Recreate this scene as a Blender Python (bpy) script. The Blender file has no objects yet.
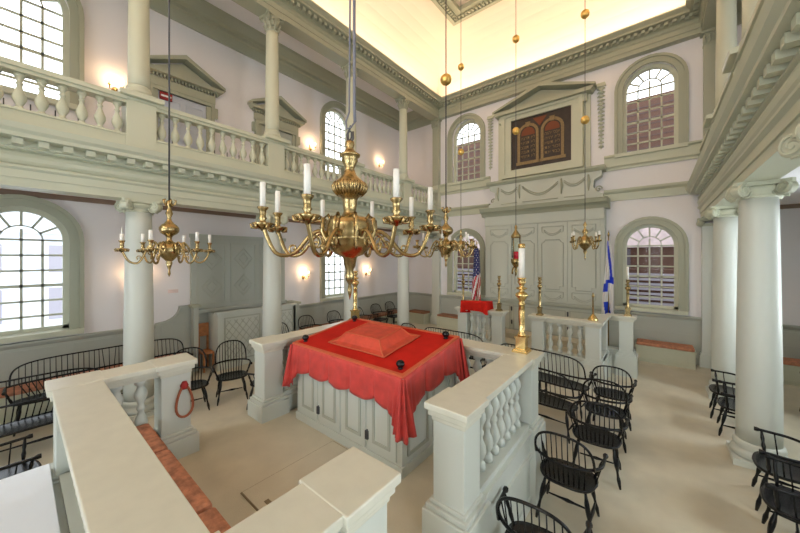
import bpy, bmesh, math, random
from math import sin, cos, pi, radians, sqrt
from mathutils import Vector, Matrix
random.seed(7)
C = bpy.context.scene
COL = C.collection

# ------------------------------------------------------------------ camera
CAMZ = 2.75
cam = bpy.data.cameras.new('camera'); camo = bpy.data.objects.new('camera', cam); COL.objects.link(camo)
camo.location = (0, 0, CAMZ); camo.rotation_euler = (radians(90), 0, radians(39.29))
cam.sensor_fit = 'HORIZONTAL'; cam.sensor_width = 36; cam.lens = 313.4 / 800 * 36
cam.shift_y = -(266.5 - 257.5) / 800
cam.clip_start = 0.05; cam.clip_end = 300
C.camera = camo
# ------------------------------------------------------------------ view
C.view_settings.view_transform = 'Standard'; C.view_settings.look = 'None'
C.view_settings.gamma = 1; C.view_settings.use_curve_mapping = False
C.view_settings.exposure = 0.45
# ------------------------------------------------------------------ world + daylight
w = bpy.data.worlds.new('sky'); C.world = w; w.use_nodes = True
bg = w.node_tree.nodes['Background']
bg.inputs[0].default_value = (0.86, 0.93, 1.0, 1); bg.inputs[1].default_value = 2.6
def area(name, loc, rot, sx, sy, power, color=(1, 1, 1)):
    l = bpy.data.lights.new(name, 'AREA'); l.shape = 'RECTANGLE'; l.size = sx; l.size_y = sy
    l.energy = power; l.color = color
    o = bpy.data.objects.new(name, l); COL.objects.link(o); o.location = loc; o.rotation_euler = rot
    return o
DAY = (0.86, 0.94, 1.0)
XL, XR, YE, YW = -8.9, 3.0, 11.1, -3.6      # room walls
CL, CR = -7.05, 1.06                        # colonnade axes
XC = -2.95
for y in (0.05, 7.35, 3.7):                 # daylight from fill lamps added outside the unseen south windows
    area('daylight_fill', (XR + 0.55, y, 2.35), (0, radians(90), 0), 2.3, 1.1, 110, DAY)
    area('daylight_fill', (XR + 0.55, y, 6.9), (0, radians(90), 0), 2.3, 1.1, 25, DAY)
for x in (-5.75, -2.95, -0.15):             # daylight from fill lamps added outside the unseen west windows
    area('daylight_fill', (x, YW - 0.55, 2.35), (radians(90), 0, 0), 1.1, 2.3, 95, DAY)
    area('daylight_fill', (x, YW - 0.55, 6.9), (radians(90), 0, 0), 1.1, 2.3, 100, (1.0, 0.92, 0.82))  # fill tinted warm and added to brighten the upper walls
# warm cove lamps lying on top of the great cornice
WARM = (1.0, 0.77, 0.50)
for (x, y, sx, sy) in ((CL + 0.35, 4.0, 0.12, 12.5), (CR - 0.35, 4.0, 0.12, 12.5), (XC, YE - 0.35, 7.4, 0.12), (XC, YW + 0.35, 7.4, 0.12)):
    area('cove_lamp', (x, y, 9.12), (radians(180), 0, 0), sx, sy, 100 if sy > 1 else 66, WARM)

# ================================================================== materials
def mat(name, col, rough=0.5, metal=0.0, bump=0.0, bscale=60, var=0.0, vscale=4, spec=0.5, coat=0.0, stretch=None, sheen=0):
    m = bpy.data.materials.new(name); m.use_nodes = True
    nt = m.node_tree; b = nt.nodes['Principled BSDF']
    b.inputs['Roughness'].default_value = rough; b.inputs['Metallic'].default_value = metal
    b.inputs['Specular IOR Level'].default_value = spec
    b.inputs['Coat Weight'].default_value = coat
    b.inputs['Sheen Weight'].default_value = sheen
    tc = nt.nodes.new('ShaderNodeTexCoord'); src = tc.outputs['Object']
    if stretch:
        mp = nt.nodes.new('ShaderNodeMapping'); mp.inputs['Scale'].default_value = stretch
        nt.links.new(src, mp.inputs[0]); src = mp.outputs[0]
    c = list(col) + [1]
    if var > 0:
        n = nt.nodes.new('ShaderNodeTexNoise'); n.inputs['Scale'].default_value = vscale; n.inputs['Detail'].default_value = 5
        r = nt.nodes.new('ShaderNodeValToRGB')
        r.color_ramp.elements[0].color = [v * (1 - var) for v in col] + [1]; r.color_ramp.elements[0].position = .3
        r.color_ramp.elements[1].color = [min(1, v * (1 + var)) for v in col] + [1]; r.color_ramp.elements[1].position = .7
        nt.links.new(src, n.inputs['Vector']); nt.links.new(n.outputs['Fac'], r.inputs[0]); nt.links.new(r.outputs[0], b.inputs['Base Color'])
    else:
        b.inputs['Base Color'].default_value = c
    if bump > 0:
        n2 = nt.nodes.new('ShaderNodeTexNoise'); n2.inputs['Scale'].default_value = bscale; n2.inputs['Detail'].default_value = 3
        bp = nt.nodes.new('ShaderNodeBump'); bp.inputs['Strength'].default_value = bump; bp.inputs['Distance'].default_value = 0.01
        nt.links.new(src, n2.inputs['Vector']); nt.links.new(n2.outputs['Fac'], bp.inputs['Height']); nt.links.new(bp.outputs[0], b.inputs['Normal'])
    return m
M = {}
M['sage'] = mat('sage_paint', (0.395, 0.41, 0.31), 0.45, bump=0.05, bscale=30)
M['wains'] = mat('sage_paint_daylit', (0.45, 0.475, 0.42), 0.45, bump=0.04, bscale=30)  # same sage, paler and greyer: cool daylight put into the colour
M['sage2'] = mat('column_paint', (0.60, 0.63, 0.575), 0.42, bump=0.04, bscale=30)
M['trimlight'] = mat('pale_sage_paint', (0.57, 0.585, 0.455), 0.42, bump=0.04, bscale=30)
M['coping'] = mat('coping_paint', (0.64, 0.63, 0.53), 0.33, bump=0.12, bscale=14, var=0.04, vscale=8)
M['white'] = mat('white_plaster', (0.84, 0.82, 0.84), 0.8, bump=0.03, bscale=20)
M['ceil'] = mat('cream_plaster', (0.82, 0.70, 0.61), 0.85)
M['panelpaint'] = mat('ark_paint', (0.55, 0.58, 0.51), 0.5)
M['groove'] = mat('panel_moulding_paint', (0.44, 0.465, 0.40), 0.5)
M['carpet'] = mat('beige_carpet', (0.57, 0.525, 0.40), 0.95, bump=0.5, bscale=140, var=0.07, vscale=3, spec=0.15, sheen=.2)
M['darkline'] = mat('carpet_seam', (0.22, 0.17, 0.10), 0.95)
M['black'] = mat('black_lacquer', (0.006, 0.0065, 0.008), 0.24, spec=0.35)
M['brass'] = mat('aged_brass', (0.43, 0.32, 0.15), 0.27, 1.0, bump=0.1, bscale=25, var=0.22, vscale=14)
M['brass2'] = mat('polished_brass', (0.74, 0.53, 0.22), 0.25, 1.0, bump=0.05, bscale=25)
M['gilt'] = mat('gilded_ball', (0.85, 0.58, 0.18), 0.35, 1.0)
M['iron'] = mat('dark_iron', (0.10, 0.10, 0.11), 0.45, 0.7)
M['strap'] = mat('grey_blue_strap', (0.19, 0.20, 0.25), 0.6)
M['wax'] = mat('white_wax', (0.86, 0.85, 0.80), 0.5)
M['redtop'] = mat('red_velvet', (0.56, 0.018, 0.010), 0.85, bump=0.2, bscale=40, var=0.12, vscale=5, spec=.15)
M['redskirt'] = mat('red_satin', (0.60, 0.06, 0.05), 0.5, bump=0.1, bscale=30, var=0.18, vscale=7, spec=.3, sheen=.1)
M['braid'] = mat('orange_braid', (0.62, 0.12, 0.045), 0.6, bump=0.3, bscale=120)
M['sheer'] = mat('coral_overcloth', (0.60, 0.075, 0.04), 0.6, bump=.15, bscale=40, var=.15, vscale=9, spec=.3)
M['damask'] = mat('rust_damask', (0.48, 0.20, 0.11), 0.75, bump=0.4, bscale=45, var=0.38, vscale=16)
M['leather'] = mat('brown_cushion', (0.30, 0.135, 0.07), 0.65, bump=0.2, bscale=40, var=0.2, vscale=10)
M['oak'] = mat('orange_wood', (0.42, 0.17, 0.06), 0.5, var=.2, vscale=12)
M['rope'] = mat('red_rope', (0.34, 0.10, 0.045), 0.8, bump=.6, bscale=150)
M['redtie'] = mat('red_tassel', (0.3, 0.01, 0.01), 0.6)
M['darkboard'] = mat('dark_painted_board', (0.035, 0.022, 0.016), 0.5, var=.3, vscale=6)
M['gold'] = mat('gold_leaf_paint', (0.26, 0.18, 0.08), 0.5, 0.2, var=.2, vscale=20)
M['rust'] = mat('rust_red_paint', (0.20, 0.05, 0.015), 0.6)
M['gloss_white'] = mat('glossy_white_top', (0.72, 0.74, 0.78), 0.35, coat=.2, bump=.05, bscale=8)
M['brick'] = mat('neighbour_brick', (0.11, 0.055, 0.035), 0.9, var=.2, vscale=8)
M['stone'] = mat('bright_pale_pink', (0.78, 0.64, 0.62), 0.8, var=.12, vscale=4)  # fanlight brightness put into the colour; the wall plate borrows it
M['slatpale'] = mat('pale_slats', (0.40, 0.38, 0.42), 0.8)
M['clap'] = mat('neighbour_clapboard', (0.12, 0.10, 0.11), 0.8)
M['palehouse'] = mat('pale_house', (0.78, 0.83, 0.9), 0.8)
M['grass'] = mat('pale_courtyard', (0.5, 0.5, 0.52), 0.9, var=.1, vscale=2)
M['flagred'] = mat('flag_red', (0.50, 0.02, 0.04), 0.6); M['flagwhite'] = mat('flag_white', (0.8, 0.8, 0.8), 0.6)
M['flagblue'] = mat('flag_navy', (0.02, 0.03, 0.16), 0.6); M['flagroyal'] = mat('flag_royal_blue', (0.01, 0.05, 0.62), 0.6)
M['browntrim'] = mat('brown_trim', (0.22, 0.15, 0.11), 0.6)
M['redglass'] = mat('red_glass', (0.65, 0.02, 0.05), 0.2)
M['leaf_lit'] = mat('pale_lit_leaf', (0.52, 0.56, 0.64), 0.5)  # pale light in the doorway put into the leaf colour
def glassmat(name, tint=(1, 1, 1), fac=0.07):
    m = bpy.data.materials.new(name); m.use_nodes = True; nt = m.node_tree
    for n in list(nt.nodes):
        if n.type != 'OUTPUT_MATERIAL': nt.nodes.remove(n)
    out = [n for n in nt.nodes if n.type == 'OUTPUT_MATERIAL'][0]
    t = nt.nodes.new('ShaderNodeBsdfTransparent'); t.inputs[0].default_value = (*tint, 1)
    g = nt.nodes.new('ShaderNodeBsdfGlossy'); g.inputs['Roughness'].default_value = 0.03
    lw = nt.nodes.new('ShaderNodeLayerWeight'); lw.inputs[0].default_value = 0.12
    mx = nt.nodes.new('ShaderNodeMixShader')
    nt.links.new(lw.outputs['Fresnel'], mx.inputs[0]); nt.links.new(t.outputs[0], mx.inputs[1]); nt.links.new(g.outputs[0], mx.inputs[2]); nt.links.new(mx.outputs[0], out.inputs[0])
    return m
M['glass'] = glassmat('window_glass')
M['lampglass'] = glassmat('lamp_glass', (0.92, 0.95, 0.92))
def emis(name, col, s):
    m = bpy.data.materials.new(name); m.use_nodes = True; b = m.node_tree.nodes['Principled BSDF']
    b.inputs['Base Color'].default_value = (*col, 1); b.inputs['Emission Color'].default_value = (*col, 1); b.inputs['Emission Strength'].default_value = s
    return m
M['flame'] = emis('lit_bulb', (1.0, 0.62, 0.28), 25)

# ================================================================== mesh helpers
class MB:
    def __init__(s): s.v = []; s.f = []; s.sm = []; s.mi = []
    def add(s, vs, fs, smooth=False, mi=0, T=None):
        o = len(s.v)
        s.v += [tuple(T @ Vector(p)) if T else tuple(p) for p in vs]
        for f in fs: s.f.append([i + o for i in f]); s.sm.append(smooth); s.mi.append(mi)
    def box(s, x0, x1, y0, y1, z0, z1, mi=0, T=None):
        v = [(x, y, z) for z in (z0, z1) for y in (y0, y1) for x in (x0, x1)]
        s.add(v, [(0, 2, 3, 1), (4, 5, 7, 6), (0, 1, 5, 4), (2, 6, 7, 3), (0, 4, 6, 2), (1, 3, 7, 5)], mi=mi, T=T)
    def lathe(s, prof, n=20, c=(0, 0), T=None, mi=0, smooth=True, a0=0, sq=False):
        vs = []; k = len(prof)
        for (r, z) in prof:
            for i in range(n):
                a = a0 + 2 * pi * i / n; vs.append((c[0] + r * cos(a), c[1] + r * sin(a), z))
        fs = [(j * n + i, j * n + (i + 1) % n, (j + 1) * n + (i + 1) % n, (j + 1) * n + i) for j in range(k - 1) for i in range(n)]
        if prof[0][0] > 1e-4: fs.append(tuple(range(n)))
        if prof[-1][0] > 1e-4: fs.append(tuple((k - 1) * n + i for i in range(n)))
        s.add(vs, fs, smooth, mi, T)
    def tube(s, pts, r, n=8, closed=False, mi=0, T=None, cap=True):
        pts = [Vector(p) for p in pts]; k = len(pts)
        rr = r if isinstance(r, (list, tuple)) else [r] * k
        vs = []; up = None
        for i, p in enumerate(pts):
            if closed: d = pts[(i + 1) % k] - pts[i - 1]
            else: d = pts[min(i + 1, k - 1)] - pts[max(i - 1, 0)]
            if d.length < 1e-9: d = Vector((0, 0, 1))
            d.normalize()
            if up is None:
                up = Vector((0, 0, 1)) if abs(d.z) < .9 else Vector((1, 0, 0))
            a = d.cross(up)
            if a.length < 1e-5: a = d.cross(Vector((0, 1, 0)))
            a.normalize(); b = a.cross(d).normalized(); up = b
            for j in range(n):
                t = 2 * pi * j / n; vs.append(p + (a * cos(t) + b * sin(t)) * rr[i])
        m = k if closed else k - 1
        fs = [(i * n + j, i * n + (j + 1) % n, ((i + 1) % k) * n + (j + 1) % n, ((i + 1) % k) * n + j) for i in range(m) for j in range(n)]
        if not closed and cap: fs += [tuple(range(n)), tuple((k - 1) * n + j for j in range(n))]
        s.add(vs, fs, True, mi, T)
    def prism(s, poly, f, d0, d1, mi=0, smooth=False):
        """poly in (a,b); f(a,b,d)->world; extruded d0..d1"""
        n = len(poly); vs = [f(a, b, d0) for a, b in poly] + [f(a, b, d1) for a, b in poly]
        fs = [tuple(range(n)), tuple(range(n, 2 * n))] + [(i, (i + 1) % n, n + (i + 1) % n, n + i) for i in range(n)]
        s.add(vs, fs, smooth, mi)
    def strip(s, inner, outer, f, d0, d1, closed=False, mi=0):
        """band between two matched outlines, extruded in depth"""
        n = len(inner); vs = []
        for (a, b) in inner: vs += [f(a, b, d0), f(a, b, d1)]
        for (a, b) in outer: vs += [f(a, b, d0), f(a, b, d1)]
        fs = []
        for i in range(n if closed else n - 1):
            j = (i + 1) % n
            I0, I1, J0, J1 = 2 * i, 2 * i + 1, 2 * j, 2 * j + 1
            O = 2 * n
            fs += [(I0, J0, O + J0, O + I0), (I1, J1, O + J1, O + I1), (I0, J0, J1, I1), (O + I0, O + J0, O + J1, O + I1)]
        if not closed:
            fs += [(0, 1, 2 * n + 1, 2 * n), (2 * n - 2, 2 * n - 1, 4 * n - 1, 4 * n - 2)]
        s.add(vs, fs, False, mi)
    def build(s, name, m, parent=None, loc=None, bevel=0, subsurf=0):
        me = bpy.data.meshes.new(name); me.from_pydata(s.v, [], s.f); me.update()
        bm = bmesh.new(); bm.from_mesh(me); bmesh.ops.recalc_face_normals(bm, faces=bm.faces); bm.to_mesh(me); bm.free()
        me.polygons.foreach_set('use_smooth', s.sm); me.polygons.foreach_set('material_index', s.mi)
        for mm in (m if isinstance(m, (list, tuple)) else [m]): me.materials.append(M[mm] if isinstance(mm, str) else mm)
        o = bpy.data.objects.new(name, me); COL.objects.link(o)
        if parent: o.parent = parent
        if loc: o.location = loc
        if bevel:
            b = o.modifiers.new('bevel', 'BEVEL'); b.width = bevel; b.segments = 2; b.limit_method = 'ANGLE'; b.angle_limit = radians(50)
        if subsurf:
            b = o.modifiers.new('sub', 'SUBSURF'); b.levels = subsurf; b.render_levels = subsurf
        return o
def tag(o, label=None, cat=None, group=None, kind=None):
    if label: o['label'] = label
    if cat: o['category'] = cat
    if group: o['group'] = group
    if kind: o['kind'] = kind
    return o
def thing(name, label, cat, loc=(0, 0, 0), rz=0, group=None):
    o = bpy.data.objects.new(name, None); COL.objects.link(o); o.location = loc; o.rotation_euler = (0, 0, rz)
    o.empty_display_size = .1
    return tag(o, label, cat, group)
def copy_tree(o, parent=None):
    c = o.copy(); COL.objects.link(c)
    if parent: c.parent = parent
    for ch in list(o.children): copy_tree(ch, c)
    return c
def dup(src, loc, rz=0, label=None, group=None):
    c = copy_tree(src); c.location = loc; c.rotation_euler = (0, 0, rz)
    if label: c['label'] = label
    if group: c['group'] = group
    return c
def struct(name, mb, m, label, cat, bevel=0):
    o = mb.build(name, m, bevel=bevel); return tag(o, label, cat, kind='structure')
TR = [0]
def trim(mb, m, label, cat='trim'):
    TR[0] += 1; return struct('trim_%d' % TR[0], mb, m, label, cat)
# wall frames: (u, z, d) -> world ; d = distance into the room
FL = lambda u, z, d: (XL + d, u, z)
FR = lambda u, z, d: (XR - d, u, z)
FE = lambda u, z, d: (u, YE - d, z)
FW = lambda u, z, d: (u, YW + d, z)
def arcpts(cx, hw, zb, zs, n=16, straight=True):
    p = [(cx - hw, zb)] if straight else []
    for i in range(n + 1):
        a = pi - pi * i / n; p.append((cx + hw * cos(a), zs + hw * sin(a)))
    if straight: p.append((cx + hw, zb))
    return p
# ================================================================== floor, walls, ceiling
b = MB(); b.box(XL - .3, XR + .3, YW - .3, YE + .3, -.2, 0); struct('floor', b, 'carpet', 'beige carpeted floor of the hall', 'floor')
HOLES = {}
LOW = (1.35, 3.08); UP = (5.74, 7.53); HW = 0.62
def wall(name, F, u0, u1, z0, z1, centers, label):
    mb = MB(); us = set([u0, u1]); n = 16
    for c in centers:
        for i in range(n + 1): us.add(round(c + HW * cos(pi * i / n), 5))
    us = sorted(us); T = 0.3
    def top(c, zs, u): return zs + sqrt(max(0, HW * HW - (u - c) ** 2))
    for ua, ub in zip(us[:-1], us[1:]):
        mid = (ua + ub) / 2; hs = []
        for c in centers:
            if abs(mid - c) < HW: hs = [(LOW[0], top(c, LOW[1], ua), top(c, LOW[1], ub)), (UP[0], top(c, UP[1], ua), top(c, UP[1], ub))]
        segs = []; la = lb = z0
        for (zb, ta, tb) in hs: segs.append((la, lb, zb, zb)); la, lb = ta, tb
        segs.append((la, lb, z1, z1))
        for (a0, b0, a1, b1) in segs:
            for d in (0, -T): mb.add([F(ua, a0, d), F(ub, b0, d), F(ub, b1, d), F(ua, a1, d)], [(0, 1, 2, 3)])
    for c in centers:
        for (zb, zs) in (LOW, UP):
            pts = arcpts(c, HW, zb, zs, 16)
            for i in range(len(pts)):
                p, q = pts[i], pts[(i + 1) % len(pts)]
                mb.add([F(*p, 0), F(*q, 0), F(*q, -T), F(*p, -T)], [(0, 1, 2, 3)])
    me = mb.build(name, 'white'); tag(me, label, 'wall', kind='structure')
    return me
wall('wall_left', FL, YW, YE, 0, 9.3, (0.05, 7.35), 'pinkish white plaster wall on the left behind the gallery')
wall('wall_right', FR, YW, YE, 0, 9.3, (0.05, 3.7, 7.35), 'pinkish white plaster wall on the right behind the columns')
wall('wall_back', FE, XL, XR, 0, 9.3, (-5.75, -0.15), 'white plaster end wall behind the tall panelled cabinet')
wall('wall_front', FW, XL, XR, 0, 9.3, (-5.75, -2.95, -0.15), 'plaster wall behind the viewer')
# ceiling: flat field + coves + aisle ceilings
mb = MB(); zc0, zc1, ins = 9.1, 10.9, 1.35
x0, x1, y0, y1 = CL - .05, CR + .05, YW - .05, YE + .05
rings = []
for k in range(9):
    t = k / 8 * pi / 2; i = ins * (1 - cos(t)); z = zc0 + (zc1 - zc0) * sin(t)
    rings.append([(x0 + i, y0 + i, z), (x1 - i, y0 + i, z), (x1 - i, y1 - i, z), (x0 + i, y1 - i, z)])
vs = [p for r in rings for p in r]
fs = [(4 * k + i, 4 * k + (i + 1) % 4, 4 * k + 4 + (i + 1) % 4, 4 * k + 4 + i) for k in range(8) for i in range(4)] + [(32, 33, 34, 35)]
mb.add(vs, fs)
struct('ceiling', mb, 'ceil', 'cream coved ceiling glowing with warm light', 'ceiling')
for s, (xa, xb) in enumerate(((XL - .3, CL + .1), (CR - .1, XR + .3))):
    mb = MB(); mb.box(xa, xb, YW - .3, YE + .3, 9.05, 9.2)
    o = struct('ceiling_aisle', mb, 'white', ['flat ceiling above the left gallery', 'flat ceiling above the right gallery'][s], 'ceiling')
    mb = MB(); mb.box(xa, xb, YW - .3, YE + .3, 3.95, 4.5)
    struct('floor_gallery', mb, 'white', ['left gallery deck with white underside', 'right gallery deck with white underside'][s], 'gallery')
# ceiling panel frame
mb = MB()
px0, px1, py0, py1 = -5.45, -.45, 1.2, 9.6
for (i0, i1, za, zb) in ((0, .12, 10.78, 10.91), (.12, .42, 10.84, 10.91), (.42, .5, 10.76, 10.91)):
    A = [(px0 + i0, py0 + i0), (px1 - i0, py0 + i0), (px1 - i0, py1 - i0), (px0 + i0, py1 - i0)]
    B = [(px0 + i1, py0 + i1), (px1 - i1, py0 + i1), (px1 - i1, py1 - i1), (px0 + i1, py1 - i1)]
    mb.strip(A, B, lambda a, b_, d: (a, b_, d), za, zb, closed=True)
y = py0 + .2
while y < py1 - .2:
    for x in (px0 + .15, px1 - .27): mb.box(x, x + .12, y, y + .06, 10.78, 10.85)
    y += .12
x = px0 + .2
while x < px1 - .2:
    for y in (py0 + .15, py1 - .27): mb.box(x, x + .06, y, y + .12, 10.78, 10.85)
    x += .12
trim(mb, 'sage', 'green moulded rectangular frame on the ceiling with dentils')

# ---- profile extrusion: profile (d outward, z); along u
def run(mb, prof, F, u0, u1, mi=0):
    n = len(prof); vs = [F(u0, z, d) for d, z in prof] + [F(u1, z, d) for d, z in prof]
    fs = [(i, (i + 1) % n, n + (i + 1) % n, n + i) for i in range(n)] + [tuple(range(n)), tuple(range(n, 2 * n))]
    mb.add(vs, fs, mi=mi)
def dent(mb, F, u0, u1, z0, z1, d0, d1, step=.17, wd=.09):
    u = u0 + .03
    while u + wd < u1:
        v = [F(a, z, d) for z in (z0, z1) for d in (d0, d1) for a in (u, u + wd)]
        mb.add(v, [(0, 2, 3, 1), (4, 5, 7, 6), (0, 1, 5, 4), (2, 6, 7, 3), (0, 4, 6, 2), (1, 3, 7, 5)]); u += step
# nave-side frames of colonnades (d measured toward the nave from the column axis)
GL = lambda u, z, d: (CL + d, u, z)
GR = lambda u, z, d: (CR - d, u, z)
LOWENT = [(-.14, 3.74), (.19, 3.74), (.19, 3.86), (.21, 3.86), (.21, 3.97), (.25, 4.0), (.25, 4.03), (.20, 4.05), (.24, 4.10), (.255, 4.15), (.24, 4.2), (.20, 4.24),
          (.25, 4.26), (.25, 4.28), (.29, 4.28), (.29, 4.36), (.48, 4.37), (.48, 4.42), (.53, 4.46), (.56, 4.53), (.22, 4.56), (-.14, 4.56)]
UPENT = [(-.2, 8.42), (.18, 8.42), (.18, 8.54), (.20, 8.54), (.20, 8.66), (.24, 8.69), (.19, 8.71), (.19, 8.80), (.24, 8.82), (.26, 8.82), (.26, 8.90), (.42, 8.91), (.42, 8.96),
         (.50, 9.03), (.50, 9.07), (-.2, 9.07)]
for F, side in ((GL, 'left'), (GR, 'right')):
    sh = .08 if side == 'right' else 0
    mb = MB(); run(mb, [(d - sh if d > .26 else d, z) for d, z in LOWENT], F, YW, YE - .1); dent(mb, F, YW, YE - .5, 4.28, 4.36, .28 - sh, .43 - sh, .235, .10)
    trim(mb, 'trimlight', 'moulded gallery front beam with a row of dentil blocks on the ' + side, 'entablature')
    mb = MB(); run(mb, UPENT, F, YW, YE); dent(mb, F, YW, YE - .3, 8.82, 8.90, .26, .36, .16, .08)
    trim(mb, 'sage', 'upper moulded beam with fine dentils above the %s gallery columns' % side, 'entablature')
for F, side in ((FE, 'end wall'), (FW, 'near wall')):
    mb = MB(); P = [(max(0, d + .02), z) for d, z in UPENT]; run(mb, P, F, CL, CR); dent(mb, F, CL + .3, CR - .3, 8.82, 8.90, .28, .38, .16, .08)
    trim(mb, 'sage', 'upper moulded beam with fine dentils along the ' + side, 'entablature')
# wall cornices above galleries
CORN = [(0, 8.40), (.05, 8.40), (.07, 8.66), (.12, 8.69), (.12, 8.78), (.2, 8.82), (.32, 8.98), (.34, 9.05), (0, 9.05)]
for F, side in ((FL, 'left'), (FR, 'right')):
    mb = MB(); run(mb, CORN, F, YW, YE)
    trim(mb, 'sage', 'deep green cornice under the ceiling of the %s gallery' % side, 'cornice')
    mb = MB(); run(mb, [(0, 3.86), (.05, 3.86), (.09, 3.95), (0, 3.95)], F, YW, YE)
    trim(mb, 'browntrim', 'thin brown moulding under the %s gallery ceiling' % side)
for (a, b_, s) in ((XL, CL - .2, 'left'), (CR + .2, XR, 'right')):
    mb = MB(); run(mb, CORN, FE, a, b_); trim(mb, 'sage', 'short green cornice on the end wall in the %s gallery' % s, 'cornice')
    mb = MB(); run(mb, [(0, 3.86), (.05, 3.86), (.09, 3.95), (0, 3.95)], FE, a, b_); trim(mb, 'browntrim', 'thin brown moulding on the end wall of the %s aisle' % s)
# string courses on the end wall (nave)
for (a, b_) in ((CL + .15, -4.75), (-1.2, CR - .15)):
    mb = MB(); run(mb, [(0, 4.40), (.05, 4.40), (.07, 4.6), (.16, 4.66), (.18, 4.72), (0, 4.74)], FE, a, b_)
    run(mb, [(0, 5.30), (.05, 5.30), (.06, 5.36), (.12, 5.4), (.12, 5.46), (.05, 5.48), (.05, 5.66), (.12, 5.70), (.12, 5.74), (0, 5.74)], FE, a, b_)
    trim(mb, 'trimlight', 'pair of green ledge mouldings across the end wall on the ' + ('left' if a < -5 else 'right'), 'moulding')

# ---- wainscot
def wains(name, F, u0, u1, label, z=1.22):
    mb = MB(); n = max(1, round((u1 - u0) / 1.5))
    run(mb, [(0, 0), (.05, 0), (.05, .14), (.035, .16), (.035, z - .1), (.06, z - .08), (.09, z - .03), (.09, z), (0, z)], F, u0, u1)
    for i in range(n):
        a = u0 + (u1 - u0) * i / n + .12; c = u0 + (u1 - u0) * (i + 1) / n - .12
        inn = [(a + .05, .75), (c - .05, .75), (c - .05, z - .2), (a + .05, z - .2)]; out = [(a, .7), (c, .7), (c, z - .15), (a, z - .15)]
        mb.strip(inn, out, lambda p, q, d: F(p, q, d), .03, .05, closed=True)
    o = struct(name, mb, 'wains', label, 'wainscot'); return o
wains('baseboard_left', FL, YW, 2.0, 'grey green panelled wainscot under the near left window')
wains('baseboard_left', FL, 5.45, YE, 'grey green panelled wainscot on the far part of the left wall')
wains('baseboard_back', FE, XL, CL, 'grey green panelled wainscot at the end of the left aisle')
wains('baseboard_back', FE, CL, -4.7, 'grey green panelled wainscot left of the tall cabinet')
wains('baseboard_back', FE, -1.2, 1.0, 'grey green panelled wainscot right of the tall cabinet')
wains('baseboard_back', FE, 1.0, XR, 'grey green panelled wainscot at the end of the right aisle')
wains('baseboard_right', FR, YW, YE, 'grey green panelled wainscot along the right wall')
# scroll rise next to the panelled recess
mb = MB(); pts = [(2.0, 0), (2.7, 0), (2.7, 1.58), (2.5, 1.58)]
for i in range(9):
    t = i / 8 * pi / 2; pts.append((2.06 + .40 * cos(t), 1.58 - .33 * sin(t)))
pts.append((2.0, 1.24))
mb.prism(pts, lambda a, b_, d: FL(a, b_, d), 0, .06)
cap = pts[2:]; mb.strip([(a, b_ - .05) for a, b_ in cap], cap, lambda a, b_, d: FL(a, b_, d), .0, .12)
mb.strip([(2.15, .78), (2.58, .78), (2.58, 1.15), (2.15, 1.15)], [(2.1, .73), (2.63, .73), (2.63, 1.2), (2.1, 1.2)], lambda a, b_, d: FL(a, b_, d), .05, .08, closed=True)
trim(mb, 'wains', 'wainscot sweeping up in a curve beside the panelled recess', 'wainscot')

# ================================================================== windows
WN = [0]
def window(F, c, zz, label):
    WN[0] += 1; zb, zs = zz
    root = thing('window_%d' % WN[0], label, 'window', F(c, zb, 0)); root['kind'] = 'structure'
    L = Vector(F(c, zb, 0)); G = lambda a, b_, d: tuple(Vector(F(a, b_, d)) - L)
    mb = MB()
    mb.strip(arcpts(c, HW - .02, zb, zs), arcpts(c, HW + .15, zb, zs), G, 0, .05)
    mb.strip(arcpts(c, HW + .11, zb, zs), arcpts(c, HW + .18, zb, zs), G, 0, .085)
    mb.build('casing', 'sage', root)
    mb = MB(); mb.strip(arcpts(c, .52, zb, zs), arcpts(c, HW, zb, zs), G, -.26, -.14)
    v = [G(c - HW, zb, -.26), G(c + HW, zb, -.26), G(c + HW, zb + .06, -.26), G(c - HW, zb + .06, -.26)]
    mb.prism([(c - HW, zb), (c + HW, zb), (c + HW, zb + .07), (c - HW, zb + .07)], G, -.26, -.14); mb.build('sash_frame', 'trimlight', root)
    mb = MB(); r = .52; bw = .019
    def bar(p, q, w_=bw):
        dx, dz = q[0] - p[0], q[1] - p[1]; l = sqrt(dx * dx + dz * dz); nx, nz = -dz / l * w_, dx / l * w_
        mb.prism([(p[0] + nx, p[1] + nz), (q[0] + nx, q[1] + nz), (q[0] - nx, q[1] - nz), (p[0] - nx, p[1] - nz)], G, -.22, -.185)
    for k in (-1, 0, 1): bar((c + k * r / 2, zb), (c + k * r / 2, zs + (.0 if k else .2)))
    rows = 6 
    for k in range(1, rows + 1):
        z = zb + (zs - zb) * k / rows; bar((c - r, z), (c + r, z), .028 if k == 3 else bw)
    mb.strip(arcpts(c, .25, 0, zs, 14, False), arcpts(c, .275, 0, zs, 14, False), G, -.22, -.185)
    for k in range(1, 6):
        a = pi * k / 6; bar((c + .26 * cos(a), zs + .26 * sin(a)), (c + r * cos(a), zs + r * sin(a)))
    mb.build('muntins', 'trimlight', root)
    mb = MB(); mb.add([G(a, z, -.2) for a, z in arcpts(c, .53, zb, zs)], [tuple(range(19))]); mb.build('pane', 'glass', root)
    mb = MB(); mb.prism([(c - HW - .17, zb - .1), (c + HW + .17, zb - .1), (c + HW + .17, zb), (c - HW - .17, zb)], G, -.28 if False else 0, .13)
    mb.prism([(c - HW, zb - .02), (c + HW, zb - .02), (c + HW, zb + .005), (c - HW, zb + .005)], G, -.27, .02); mb.build('sill', 'trimlight', root)
    return root
window(FL, .05, LOW, 'tall arched window on the left wall below the gallery nearest us')
window(FL, .05, UP, 'arched window at the top left corner above the gallery railing')
window(FL, 7.35, LOW, 'arched window on the left wall behind the big chandelier below the gallery')
window(FL, 7.35, UP, 'arched window of the left gallery between two lit sconces')
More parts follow.
